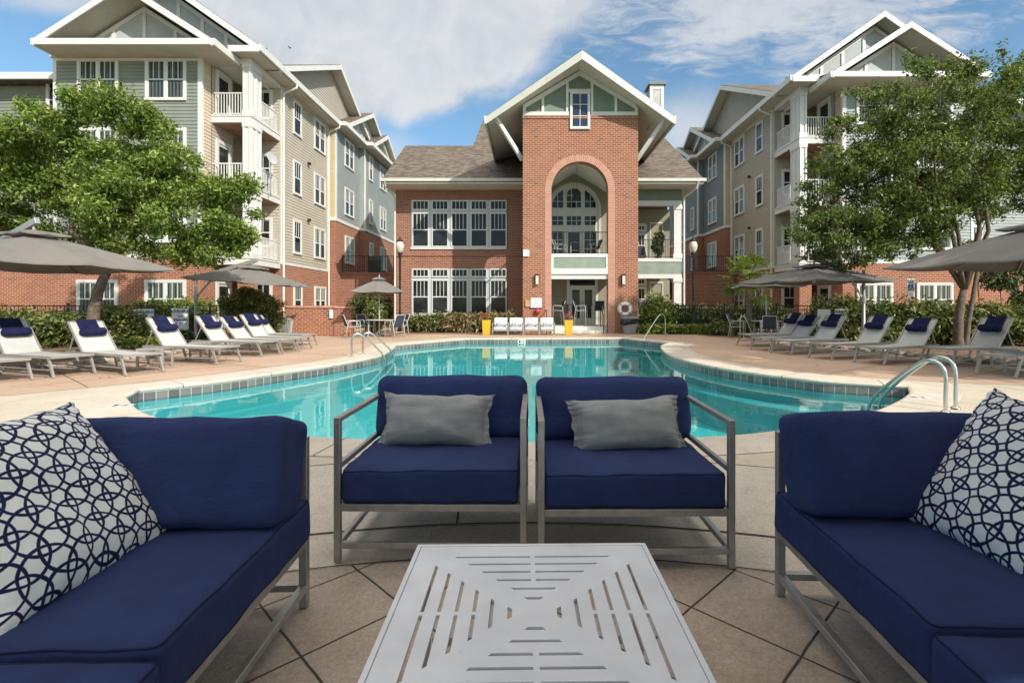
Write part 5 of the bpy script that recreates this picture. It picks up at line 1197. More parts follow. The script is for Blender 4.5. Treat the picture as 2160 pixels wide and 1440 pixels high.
# ================================================================ DINING AND LOUNGE FURNITURE
def arm_chair(seat=.43, dark=True, name='dining_chair', label='', cat='chair', group='dining chairs with dark slings'):
    o = thing(name, label, cat, group=group); w = .54; d = .5; mb = MB(); s_ = seat; r = .016
    for s in (-1, 1):
        x = s*w/2
        mb.tube([(x, -d/2, 0), (x, -d/2+.02, s_+.2), (x, -d/2+.07, s_+.235), (x, d/2-.05, s_+.22), (x, d/2, s_+.05), (x, d/2+.08, 0)], r, 8)
        mb.tube([(x-s*.04, -d/2+.02, s_), (x-s*.04, d/2-.05, s_-.02), (x-s*.04, d/2+.04, s_+.2), (x-s*.04, d/2+.14, s_+.46)], r*.9, 8)
    mb.tube([(-w/2, -d/2+.01, s_-.03), (w/2, -d/2+.01, s_-.03)], r*.8, 6); mb.tube([(-w/2+.04, d/2+.14, s_+.46), (w/2-.04, d/2+.14, s_+.46)], r*.8, 6); mb.tube([(-w/2, d/2+.03, s_*.5), (w/2, d/2+.03, s_*.5)], r*.7, 6)
    if s_ > .6: mb.tube([(-w/2, -d/2+.01, .28), (w/2, -d/2+.01, .28)], r*.8, 6)
    mb.build('frame', SLING if dark else LOUNGEF, o, smooth=True, uv=False)
    m = CHARC; q = w/2-.045
    mb = MB(); mb.hexa([(-q, -d/2+.02, s_-.005), (q, -d/2+.02, s_-.005), (q, d/2-.05, s_-.025), (-q, d/2-.05, s_-.025)], [(-q, -d/2+.02, s_+.005), (q, -d/2+.02, s_+.005), (q, d/2-.05, s_-.015), (-q, d/2-.05, s_-.015)]); mb.build('seat', m, o, uv=False)
    mb = MB(); mb.hexa([(-q, d/2-.04, s_+.0), (q, d/2-.04, s_+.0), (q, d/2-.03, s_+.0), (-q, d/2-.03, s_+.0)], [(-q, d/2+.135, s_+.45), (q, d/2+.135, s_+.45), (q, d/2+.145, s_+.45), (-q, d/2+.145, s_+.45)]); mb.build('backrest', m, o, uv=False)
    return o
dc = arm_chair(); TLc, TRc = (-6.25, 21.0), (9.1, 19.7)
DC = [(-7.15, 20.4, -60, 'dark sling dining chair left of the table by the brick wall, nearest the wall'), (-6.95, 21.5, -120, 'dark sling dining chair behind the table by the brick wall'), (-5.5, 20.5, 60, 'dark sling dining chair nearest the lamp post, right of the left table'), (-5.6, 21.6, 125, 'dark sling dining chair right of the left table, far side'),
      (8.75, 18.75, 180+172, 'dark sling dining chair seen from behind, at the table under the pale umbrella'), (9.95, 20.1, 110, 'dark sling dining chair beyond the table under the pale umbrella'), (8.2, 20.2, -110, 'dark sling dining chair left of the table under the pale umbrella')]
# local +y is the chair's back; rz turns it so the seat faces the table
for i, (x, y, a, lab) in enumerate(DC):
    T_ = TLc if i < 4 else TRc; rz = math.atan2(T_[1]-y, T_[0]-x)+math.pi/2
    place(dc, (x, y, .006), rz, lab, i == 0)
for (x, y), lab in ((TLc, 'round glass dining table under the small gray umbrella'), (TRc, 'round glass dining table under the pale umbrella')):
    o = thing('dining_table', lab, 'table', (x, y, .006)); MB().lathe([(.03, .66), (.55, .66), (.56, .675), (.55, .69), (.03, .69)], n=32).build('table_top', SLING, o)
    for k in range(4): a = R(45+90*k); MB().tube([(.5*math.cos(a), .5*math.sin(a), 0), (.45*math.cos(a), .45*math.sin(a), .66)], .018, 8).build('leg', SLING, o)
st_ = arm_chair(.74, True, 'bar_stool', '', 'bar stool', 'tall bar chairs on the porch')
for i, (x, y, rz, lab) in enumerate(((1.25, 24.9, -80, 'tall bar chair at the left of the arch, beside the brick pier'), (2.45, 24.7, 75, 'tall bar chair right of the porch table, above the flower planter'), (3.35, 25.4, -20, 'tall bar chair in the right corner of the arch'), (5.85, 26.9, 0, 'tall bar chair on the right porch beside the round shrub'))):
    place(st_, (x, y, .3), R(rz), lab, i == 0)
o = thing('bar_table', 'tall pedestal table between the bar chairs under the arch', 'table', (1.8, 24.9, .3)); MB().lathe([(.02, 1.0), (.36, 1.0), (.36, 1.04), (.02, 1.04)], n=24).build('table_top', IRON, o); MB().lathe([(.24, 0), (.24, .03), (.035, .06), (.035, 1.0)], n=16).build('pedestal', IRON, o)
bc = arm_chair(.42, True, 'balcony_chair', '', 'chair', 'white framed chairs on the arch balcony')
for i, (x, y, rz, lab) in enumerate(((1.45, 24.9, 70, 'balcony chair at the left under the arch, seen side on'), (2.25, 25.5, 0, 'balcony chair facing out in the middle under the arch'), (3.05, 24.8, -75, 'balcony chair at the right under the arch, seen side on'))):
    place(bc, (x, y, 3.6), R(rz), lab, i == 0)
o = thing('balcony_bench', 'dark wicker bench behind the right porch railing', 'bench', (5.9, 28.8, 3.66)); MB().box(-.6, .6, -.3, .3, .3, .42).build('seat', CHARC, o, bevel=.02); MB().box(-.6, .6, .22, .3, .42, .95).build('backrest', CHARC, o, bevel=.02)
for s in (-1, 1): MB().box(s*.56-.04, s*.56+.04, -.3, .3, 0, .62).build('arm', SLING, o)
def lounge_seat():
    o = thing('lounge_seat', '', 'lounge chair', group='white cushioned lounge chairs in a row before the tower'); mb = MB(); w = .64
    for s in (-1, 1):
        x = s*w/2; mb.box(x-.018, x+.018, -.32, -.28, 0, .5); mb.box(x-.018, x+.018, .3, .34, 0, .5); mb.box(x-.018, x+.018, -.32, .34, .5, .53); mb.box(x-.017, x+.017, -.28, .3, .16, .19)
    mb.box(-w/2, w/2, -.318, -.285, .16, .2); mb.build('frame', GBIN, o)
    rb = rbox(.57, .6, .14, .03, 8, (0, 0, .01), .003, 2); rb.v = [(x, y, z+.27) for x, y, z in rb.v]; rb.build('seat_cushion', SLING, o, smooth=True, uv=False)
    rb = rbox(.57, .14, .42, .04, 8, (0, .01, 0), .003, 4); rb.v = [(x, y+.24+.15*z, z+.52) for x, y, z in rb.v]; rb.build('back_cushion', mat('white_cushion', (.74, .74, .72), .85, bump=.1), o, smooth=True, uv=False)
    rb = pillow(.42, .2, .1, 3, n=10); rb.v = [(x, y+.06, z+.42) for x, y, z in rb.v]; rb.build('lumbar_pillow', PATT, o, smooth=True, recalc=False); return o
ls_ = lounge_seat()
for i, lab in enumerate(('leftmost white lounge chair, next to the yellow planter', 'white lounge chair second from the left planter', 'white lounge chair third from the left planter', 'rightmost white lounge chair of the row before the tower')):
    place(ls_, (-1.33+.675*i, 22.2, .006), 0, lab, i == 0)
def flowers(mb, c, r, n, seed, sz=.05):
    q = leaves([(c, (r, r, r*.7))], n, sz, seed, long=1.1); mb.add(q.v, q.f); return mb
for x, lab, fm in ((-1.92, 'tall yellow planter left of the white lounge chairs', RED), (1.62, 'tall yellow planter with pink flowers in front of the arch', PINK)):
    o = thing('planter', lab, 'planter', (x, 22.0, .006), group='yellow planters'); MB().hexa([(-.15, -.15, 0), (.15, -.15, 0), (.15, .15, 0), (-.15, .15, 0)], [(-.18, -.18, .64), (.18, -.18, .64), (.18, .18, .64), (-.18, .18, .64)]).build('pot', YELLOW, o, bevel=.01)
    flowers(MB(), (0, 0, .74), .2, 130, 3, .06).build('foliage', LEAF_B, o, recalc=False, uv=False); flowers(MB(), (0, 0, .8), .22, 110, 5, .055).build('flowers', fm, o, recalc=False, uv=False)

# ================================================================ SMALL THINGS AT THE CLUBHOUSE
o = thing('life_ring', 'white life ring hung on the right brick pier of the tower', 'life ring', (4.31, 23.36, 1.12)); mb = MB()
mb.tube([(.24*math.cos(2*math.pi*i/28), 0, .24*math.sin(2*math.pi*i/28)) for i in range(29)], .075, 12, caps=False); mb.build('ring', mat('ring_white', (.8, .79, .75), .5), o, smooth=True)
mb = MB(); mb.tube([((.34+.02*math.sin(i*1.57*2))*math.cos(2*math.pi*i/24), -.01, (.34+.02*math.sin(i*1.57*2))*math.sin(2*math.pi*i/24)) for i in range(25)], .012, 6, caps=False); mb.build('rope', mat('rope', (.6, .55, .42), .8), o, smooth=True)
mb = MB()
for k in range(4): a = R(45+90*k); mb.tube([(.24*math.cos(a)+.08*math.cos(a)*math.cos(t_)*1.0, .08*math.sin(t_), .24*math.sin(a)+.08*math.sin(a)*math.cos(t_)) for t_ in [2*math.pi*i/12 for i in range(13)]], .022, 6, caps=False)
mb.tube([(0, .06, 0), (0, .06, .36)], .02, 6); mb.build('band', GBIN, o, smooth=True)
o = thing('trash_can', 'gray trash can with a black bag hanging over its rim, below the life ring', 'trash can', (4.42, 22.95, .006)); MB().hexa([(-.25, -.25, 0), (.25, -.25, 0), (.25, .25, 0), (-.25, .25, 0)], [(-.32, -.32, .68), (.32, -.32, .68), (.32, .32, .68), (-.32, .32, .68)]).build('bin', GBIN, o, bevel=.03)
MB().box(-.35, .35, -.35, .35, .68, .76).build('rim', GBIN, o, bevel=.02)
rb = rbox(.72, .72, .26, .08, 10, (0, 0, 0), .05, 4); rb.v = [(x, y, z+.56+.12*x) for x, y, z in rb.v if True]; rb.build('bag', mat('bag_plastic', (.012, .012, .014), .25), o, smooth=True, uv=False)
o = thing('slatted_bin', 'pale metal slatted waste bin beside the brick wall', 'trash can', (-10.0, 20.6, .012)); mb = MB()
for k in range(26): a = 2*math.pi*k/26; mb.bar((.26*math.cos(a), .26*math.sin(a), .03), (.33*math.cos(a), .33*math.sin(a), .72), .045, .01, up=(-math.sin(a), math.cos(a), 0))
mb.build('slats', mat('bin_metal', (.5, .49, .45), .5, .2), o); MB().lathe([(.24, .05), (.28, .68), (.3, .72), (.2, .78)], n=24).build('liner', GBIN, o, smooth=True)
mb = MB()
for z, r in ((.70, .335), (.05, .27)): MB().tube([(r*math.cos(2*math.pi*i/28), r*math.sin(2*math.pi*i/28), z) for i in range(29)], .02, 8, caps=False).build('hoop', GBIN, o)
o = thing('garden_wall', 'low brick wall with a cap between the slatted bin and the dining table', 'wall', (-9, 21.4, .0)); MB().box(-10.35, -8.25, 21.4, 21.7, 0, 1.18).box(-8.25, -7.55, 21.35, 21.75, 0, 1.16).build('wall', BRICK, o, world=True); MB().box(-10.4, -8.25, 21.36, 21.74, 1.18, 1.27).box(-8.25, -7.5, 21.3, 21.8, 1.16, 1.24).build('cap', ABR, o, world=True)
MB().box(-8.42, -8.3, 21.3, 21.4, .75, 1.1).build('switch_box', PAPER, o, world=True)
def lamp_post():
    o = thing('street_lamp', '', 'lamp', group='globe lamp posts by the clubhouse')
    MB().lathe([(.14, 0), (.14, .1), (.1, .14), (.09, .7), (.06, .8), (.055, .95), (.065, 1.0), (.05, 1.05), (.045, 3.55), (.075, 3.6), (.05, 3.66), (.12, 3.78), (.12, 3.84)], n=16).build('post', IRON, o, smooth=True)
    MB().lathe([(.09, 3.84), (.14, 3.92), (.19, 4.06), (.205, 4.18), (.165, 4.33), (.09, 4.41)], n=24).build('globe', GLOBE, o, smooth=True)
    MB().lathe([(.15, 4.40), (.17, 4.43), (.1, 4.48), (.05, 4.56), (.03, 4.58), (.035, 4.63), (.0, 4.7)], n=16).build('finial', IRON, o, smooth=True); return o
lp_ = lamp_post(); place(lp_, (-6.4, 24.9, 0), 0, 'globe lamp post in front of the left end of the clubhouse', True); place(lp_, (7.9, 24.8, 0), 0, 'globe lamp post in front of the right porch column', False)
for x, lab in ((.28, 'wall sconce on the left pier of the tower'), (4.25, 'wall sconce on the right pier of the tower, above the life ring')):
    o = thing('wall_sconce', lab, 'wall lamp', (x, 23.5, 2.45), group='sconces on the tower piers'); MB().box(-.1, .1, -.1, -.03, -.2, .25).build('backplate', IRON, o, bevel=.01); MB().box(-.07, .07, -.19, -.1, -.22, .2).build('lens', GLOBE, o, bevel=.02); MB().box(-.085, .085, -.2, -.1, .2, .25).build('cap', IRON, o)
o = thing('notice_board', 'white notice board on the left pier of the tower', 'sign', (.24, 23.45, 1.4)); MB().box(-.25, .25, -.03, .03, -.22, .22).build('board', PAPER, o); MB().box(-.27, .27, -.02, .049, -.24, .24).build('frame', GBIN, o)
mb = MB()
for k in range(4): mb.box(-.15+.02*k, .15-.03*k, -.034, -.031, .12-.07*k, .14-.07*k)
mb.build('lettering', GBIN, o)
o = MB().box(-.26, -.05, 23.44, 23.5, 1.22, 1.55).build('wall_plaque', mat('plaque', (.50, .30, .12), .6)); tag(o, 'small tan plaque beside the white notice board', 'sign')
o = thing('fire_bell', 'small red alarm below the notice board', 'alarm', (.30, 23.42, 1.0)); MB().lathe([(.03, 0), (.11, .0), (.13, .04), (.1, .09), (.03, .1)], n=16).build('bell', RED, o, smooth=True, xf=Matrix.Rotation(R(90), 4, 'X')); MB().box(-.06, .06, .02, .08, -.08, .08).build('bracket', GBIN, o)
o = thing('junction_box', 'white box at the left edge of the tower below the shadowed corner', 'box', (-.22, 23.46, 3.68)); MB().box(-.14, .14, -.04, .04, -.15, .15).build('housing', PAPER, o, bevel=.01)
o = thing('hanging_lantern', 'black lantern hanging on a chain inside the arch', 'lamp', (2.25, 24.9, 6.6)); MB().tube([(0, 0, .35), (0, 0, 1.45)], .008, 6).build('chain', IRON, o); mb = MB(); mb.lathe([(.04, -.2), (.14, -.15), (.16, .15), (.2, .18), (.03, .36)], n=8); mb.build('lantern', IRON, o)
o = thing('ceiling_fan', 'dark ceiling fan above the upper right porch', 'fan', (5.6, 29.2, 6.2)); MB().tube([(0, 0, .1), (0, 0, .7)], .02, 8).lathe([(.05, -.1), (.13, -.05), (.13, .08), (.04, .14)], n=14).build('motor', IRON, o)
for k in range(5): MB().bar((.1*math.cos(k*1.257+.4), .1*math.sin(k*1.257+.4), 0), (.7*math.cos(k*1.257+.4), .7*math.sin(k*1.257+.4), -.02), .14, .012).build('blade', IRON, o)
for i, (x, lab) in enumerate(((3.25, 'black hand rail at the right of the porch steps'), (.70, 'black hand rail sloping beside the left pier'))):
    o = thing('step_railing', lab, 'railing', (x, 23.3, 0)); mb = MB(); mb.tube([(0, -.5, 0), (0, -.5, .85), (0, -.1, .95), (0, .5, 1.25), (0, .5, .3)], .02, 8); mb.build('rail', IRON, o, smooth=True)

# ================================================================ POOL RAILS
def tuberail(name, label, tubes, r=.022, esc=True):
    o = thing(name, label, 'pool rail', tubes[0][0])
    b = Vector(o.location)
    for p in tubes:
        pts = [Vector(q)-b for q in p]; sm = []
        for i in range(len(pts)-1):
            p0, p1, p2, p3 = pts[max(i-1, 0)], pts[i], pts[i+1], pts[min(i+2, len(pts)-1)]
            for j in range(6): t_ = j/6; sm.append(.5*((2*p1)+(p2-p0)*t_+(2*p0-5*p1+4*p2-p3)*t_*t_+(3*p1-p0-3*p2+p3)*t_**3))
        sm.append(pts[-1]); MB().tube(sm, r, 16).build('tube', STEEL, o, smooth=True, uv=False)
        q = pts[0]; MB().lathe([(r+.03, .0), (r+.03, .008), (r+.012, .02), (r, .022)], c=tuple(q), n=20).build('escutcheon', STEEL, o, smooth=True, uv=False)
    return o
def rail(x, y, dx, dy, L, h, z0=.014, top=.18, drop=.6):
    d = Vector((dx, dy, 0)).normalized(); P = Vector((x, y, z0)); prof = [(0, 0), (0, .3*h), (.0, .72*h), (.05*L, .93*h), (.17*L, h), (.30*L, .92*h), (.55*L, .58*h), (.82*L, .16*h), (.96*L, -.10), (L, -.35), (L, -drop)]
    return [tuple(P+d*a+Vector((0, 0, b))) for a, b in prof]
tuberail('pool_handrail', 'pair of stainless hand rails arching into the pool at the right foreground', [rail(4.98, 6.12, -.22, 1, 1.10, .60), rail(5.30, 6.36, -.20, 1, 1.12, .615)], r=.022)
tuberail('pool_ladder', 'stainless ladder rails at the left edge of the pool', [rail(-4.52, 12.85, 1, .55, .85, .55), rail(-4.42, 13.40, 1, .55, .85, .55)])
tuberail('pool_handrail', 'single stainless rail in front of the round shrub at the far right of the pool', [rail(5.30, 20.1, -1, -.9, 1.55, .92, drop=.5)])
tuberail('pool_handrail', 'short stainless rail on the deck below the palm', [[(8.05, 19.6, .01), (8.05, 19.6, .7), (8.15, 19.6, .88), (8.35, 19.62, .6), (8.5, 19.64, .2), (8.5, 19.64, .01)]])

# ================================================================ FENCES AND SIGNS
def fence(pts, label, posts=2.4, h=1.28):
    o = thing('picket_fence', label, 'fence', (pts[0][0], pts[0][1], 0), group='black metal fences round the pool')
    for a, b in zip(pts, pts[1:]):
        A_, B_ = Vector((*a, 0)), Vector((*b, 0)); L = (B_-A_).length; d = (B_-A_)/L; nrm = Vector((-d.y, d.x, 0)); F = frameF(tuple(A_), tuple(d), tuple(nrm)); k = max(1, round(L/posts))
        for i in range(k):
            u0, u1 = L*i/k, L*(i+1)/k; mb = MB()
            for z in (.12, h-.22, h-.03): mb.fbox(F, u0+.02, u1-.02, -.015, .015, z, z+.03)
            n = int((u1-u0)/.115)
            for j in range(1, n): u = u0+(u1-u0)*j/n; mb.fbox(F, u-.009, u+.009, -.009, .009, .05, h-.0)
            mb.build('picket_panel', IRON, o, world=True, uv=False)
            mb = MB(); mb.fbox(F, u0-.03, u0+.03, -.03, .03, 0, h+.05); mb.fbox(F, u0-.04, u0+.04, -.04, .04, h+.05, h+.08); mb.build('post', IRON, o, world=True, uv=False)
    return o
fence([(-22, 18.0), (-10.5, 20.9)], 'black picket fence behind the left hedge and warning signs')
fence([(5.3, 27.2), (7.2, 24.9), (10.6, 22.0)], 'black picket fence behind the round shrub and right lamp post')
fence([(10.6, 22.0), (22, 17.2)], 'black picket fence behind the right loungers')
def sign(name, label, x, y, z, w, h, rz, head, lines, hc=BLUE, post=True, circle=False, grp=None):
    o = thing(name, label, 'sign', (x, y, z), R(rz), grp); MB().box(-w/2, w/2, -.008, .008, -h/2, h/2).build('plate', PAPER, o)
    if head: text(head, h*.19, hc, o, (0, -.012, h*.36))
    for i, l in enumerate(lines): text(l, h*.125, hc, o, (0, -.012, h*(.14-.17*i)))
    if circle:
        r = w*.30; mb = MB(); mb.tube([(r*math.cos(2*math.pi*i/24), -.011, -h*.1+r*math.sin(2*math.pi*i/24)) for i in range(25)], .014, 6, caps=False); mb.tube([(-r*.7, -.011, -h*.1+r*.7), (r*.7, -.011, -h*.1-r*.7)], .014, 6); mb.tube([(-r*.5, -.011, -h*.1-r*.4), (0, -.011, -h*.1), (r*.5, -.011, -h*.1-r*.2)], .016, 6); mb.build('symbol', hc, o)
    return o
def pxw(px, D): return (px-CX)*D/FPX
sign('warning_sign', 'white warning sign with a crossed circle on the left fence', pxw(303, 18.9), 18.9, .72, .66, .85, 14, 'WARNING', [], circle=True)
sign('warning_sign', 'white WARNING NO LIFEGUARD ON DUTY sign on the left fence', pxw(380, 19.2), 19.2, .76, .56, .82, 14, 'WARNING', ['NO', 'LIFEGUARD', 'ON DUTY'])
sign('warning_sign', 'white WARNING sign with a ring symbol on the right fence', pxw(1774, 19.4), 19.35, .75, .46, .8, -22, 'WARNING', [], hc=BLACK, circle=True)
sign('rules_sign', 'pale board of small print on the right fence', pxw(1738, 19.9), 19.9, .78, .44, .7, -22, None, [], hc=GBIN)
for px_, D, py_, lab in ((1921, 20.5, 607, 'tall reserved parking sign before the brick wall, right of the umbrella'), (2141, 19.5, 612, 'tall reserved parking sign at the right edge among the pink flowers')):
    x = pxw(px_, D); z = HC+(HY-py_)*D/FPX; o = thing('parking_sign', lab, 'sign', (x, D, z)); MB().box(-.15, .15, -.008, .008, -.36, .36).build('plate', PAPER, o); MB().box(-.11, .11, -.012, -.009, -.1, .14).build('blue_panel', BLUE, o)
    mb = MB(); mb.tube([(.055*math.cos(R(a)), -.016, -.02+.055*math.sin(R(a))) for a in range(100, 380, 20)], .009, 6); mb.tube([(-.01, -.016, .09), (-.005, -.016, .02), (.045, -.016, .015), (.065, -.016, -.05)], .01, 6); mb.lathe([(.0, .08), (.016, .09), (.016, .11), (0, .12)], c=(-.01, -.016, 0), n=8); mb.build('symbol', PAPER, o)
    text('RESERVED', .05, BLUE, o, (0, -.012, .27)); text('PARKING', .05, BLUE, o, (0, -.012, .20)); mb = MB(); mb.box(-.025, .025, .01, .03, -z, .36); mb.build('post', GBIN, o)
# bird and dish
o = thing('bird', 'small dark bird gliding high in the clouded sky', 'bird', (pxw(612, 40), 40, HC+(HY-102)*40/FPX)); MB().tube([(-.14, 0, 0), (-.06, 0, .01), (.03, 0, .01), (.1, 0, .02), (.14, 0, .015)], [.006, .03, .035, .02, .004], 8).build('body', CHARC, o, smooth=True)
MB().prism([(.02, 0, .02), (-.04, -.0, .02), (-.12, -.22, .07), (-.02, -.2, .06)], (0, 0, .006)).prism([(.02, 0, .02), (-.04, 0, .02), (-.08, .22, .1), (.0, .2, .09)], (0, 0, .006)).build('wing', CHARC, o)
o = thing('satellite_dish', 'gray satellite dish on a pole on the left block balcony', 'satellite dish', (-12.05, 23.6, 6.6)); MB().tube([(0, 0, -.3), (0, 0, 1.45)], .022, 8).tube([(0, 0, 1.2), (.35, -.05, 1.15)], .012, 6).build('mast', GBIN, o, smooth=True)
MB().lathe([(.0, 0), (.14, .012), (.25, .05), (.31, .09), (.3, .095), (.13, .02)], n=24).build('dish', mat('dish_grey', (.42, .42, .41), .5), o, smooth=True, xf=Matrix.Translation((0, 0, 1.45)) @ Matrix.Rotation(R(72), 4, Vector((.3, 1, 0)).normalized()))

# ================================================================ TREES AND PLANTS
def tree(name, label, base, fork, blobs, nl, size, leafm, barkm, r0, seed, mid=None, nmain=6, extra_trunks=(), shell=.35):
    o = thing(name, label, 'tree', base); mb = MB(); b, f = Vector(base), Vector(fork); m_ = Vector(mid) if mid else b.lerp(f, .5)
    def tr(b_, m__, f_, r):
        pts = []
        for i in range(9):
            t_ = i/8; P = (1-t_)**2*b_+2*t_*(1-t_)*m__+t_*t_*f_; pts.append(P+noise.noise_vector(P*2.3)*.03)
        mb.tube([b_-Vector((0, 0, .1))]+pts, [r*1.45, r*1.25]+[r*(1.08-.05*i) for i in range(8)], 12)
    tr(b, m_, f, r0)
    for e in extra_trunks: tr(Vector(e[0]), Vector(e[1]), Vector(e[2]), e[3])
    limbs(mb, base, fork, blobs, r0, seed, nmain); mb.build('trunk', barkm, o, world=True, smooth=True, recalc=False, uv=False)
    leaves(blobs, nl, size, seed, shell=shell, long=1.9).build('crown', leafm, o, world=True, recalc=False, uv=False); return o
bl = clumps((-12.9, 14.6, 5.5), (2.7, 2.3, 2.3), 125, .46, 3, .75)+clumps((-10.0, 14.2, 4.0), (2.2, 2.0, 1.6), 88, .40, 8, .75)+clumps((-14.6, 14.3, 4.2), (1.6, 1.8, 1.6), 36, .45, 4, .75)+clumps((-8.75, 14.0, 3.2), (.95, 1.1, .75), 16, .4, 21, .6)
tree('leafy_tree', 'bright green spreading tree rising behind the left loungers', (-12.4, 14.4, 0), (-12.0, 14.4, 2.25), bl, 100000, .062, LEAF_L, BARK, .155, 5, mid=(-12.5, 14.4, 1.2))
br_ = clumps((12.7, 15.4, 6.2), (3.1, 2.4, 2.4), 150, .45, 13, .75)+clumps((9.6, 14.9, 4.5), (1.6, 1.6, 1.5), 62, .38, 18, .7)+clumps((15.7, 15.6, 6.2), (2.3, 2.2, 2.2), 74, .46, 14, .75)+clumps((8.75, 14.4, 3.15), (1.25, 1.2, .85), 40, .34, 31, .7)+clumps((11.0, 14.6, 4.6), (1.7, 1.6, 1.6), 52, .4, 32, .7)+clumps((10.2, 14.3, 3.2), (1.2, 1.0, .7), 22, .34, 33, .7)
rgt = random.Random(9)
for i in range(16): x = 10.6+rgt.random()*5.6; br_.append(((x, 15.2+rgt.uniform(-.8, .8), 8.5+rgt.uniform(-.4, .5)-abs(x-13)*.16), (.18, .18, .42)))
for i in range(12): br_.append(((8.6+rgt.random()*2.2, 14.6, 5.6+rgt.random()*1.8), (.4, .3, .16)))
tree('feathery_tree', 'tall fine-leaved tree on the right with several dark limbs', (12.6, 15.0, 0), (12.75, 15.0, 1.75), br_, 118000, .054, LEAF_R, BARK, .125, 11, mid=(12.5, 15, .9), nmain=9, extra_trunks=[((12.78, 14.98, 0), (12.85, 15, .9), (13.3, 15.1, 2.6), .07)], shell=.25)
# a second tree beyond the right edge of the view: its shade falls over the right deck
b3 = clumps((13.4, 5.6, 6.1), (3.3, 3.0, 2.0), 90, .6, 41, .7)
tree('feathery_tree', 'fine-leaved tree on the right beyond the loungers, outside the view, shading the deck', (13.4, 5.4, 0), (13.4, 5.5, 2.6), b3, 26000, .12, LEAF_R, BARK, .15, 12, nmain=7, shell=.25)
# palm
o = thing('palm_tree', 'fan palm with a hairy trunk behind the pale umbrella', 'palm tree', (9.65, 22.6, .01)); MB().tube([(0, 0, 0), (.03, 0, .8), (.0, 0, 1.6), (.02, 0, 2.35)], [.16, .12, .13, .17], 14).build('trunk', BARKG, o, smooth=True)
mb = MB(); rg = random.Random(4)
for k in range(38):
    a = 2*math.pi*k/38*7.3; el = R(rg.choice((70, 45, 25, 5, -20, -45))+rg.uniform(-8, 8)); L = rg.uniform(.75, 1.05); d = Vector((math.cos(a)*math.cos(el), math.sin(a)*math.cos(el), math.sin(el))); p0 = Vector((0, 0, 2.35)); p1 = p0+d*L
    mb.tube([p0, p0+d*L*.5+Vector((0, 0, .03)), p1], [.015, .012, .008], 5); sd2 = d.cross(Vector((0, 0, 1))).normalized(); up2 = sd2.cross(d)
    for j in range(17):
        b = R(-100+200*j/16); dr = (d*math.cos(b)+sd2*math.sin(b)).normalized(); bl_ = rg.uniform(.5, .72)*(1-.25*abs(b)/1.75); tip = p1+dr*bl_-Vector((0, 0, .16*bl_+.10*rg.random())); m2 = p1+dr*bl_*.55+up2*.015; wv = dr.cross(up2)  .normalized()*.034
        i0 = len(mb.v); mb.v += [tuple(p1), tuple(m2-wv), tuple(tip), tuple(m2+wv)]; mb.f.append((i0, i0+1, i0+2, i0+3)); mb.m.append(0)
mb.build('fronds', LEAF_B, o, recalc=False, uv=False)
def hb(x0, y0, x1, y1, z, r, n, seed=1, rz=None):
    rg = random.Random(seed); return [((x0+(x1-x0)*(i+.5)/n+rg.uniform(-.1, .1), y0+(y1-y0)*(i+.5)/n+rg.uniform(-.15, .15), z*rg.uniform(.9, 1.1)), (r*rg.uniform(.85, 1.2), r*rg.uniform(.8, 1.1), (rz or z)*rg.uniform(.88, 1.08))) for i in range(n)]
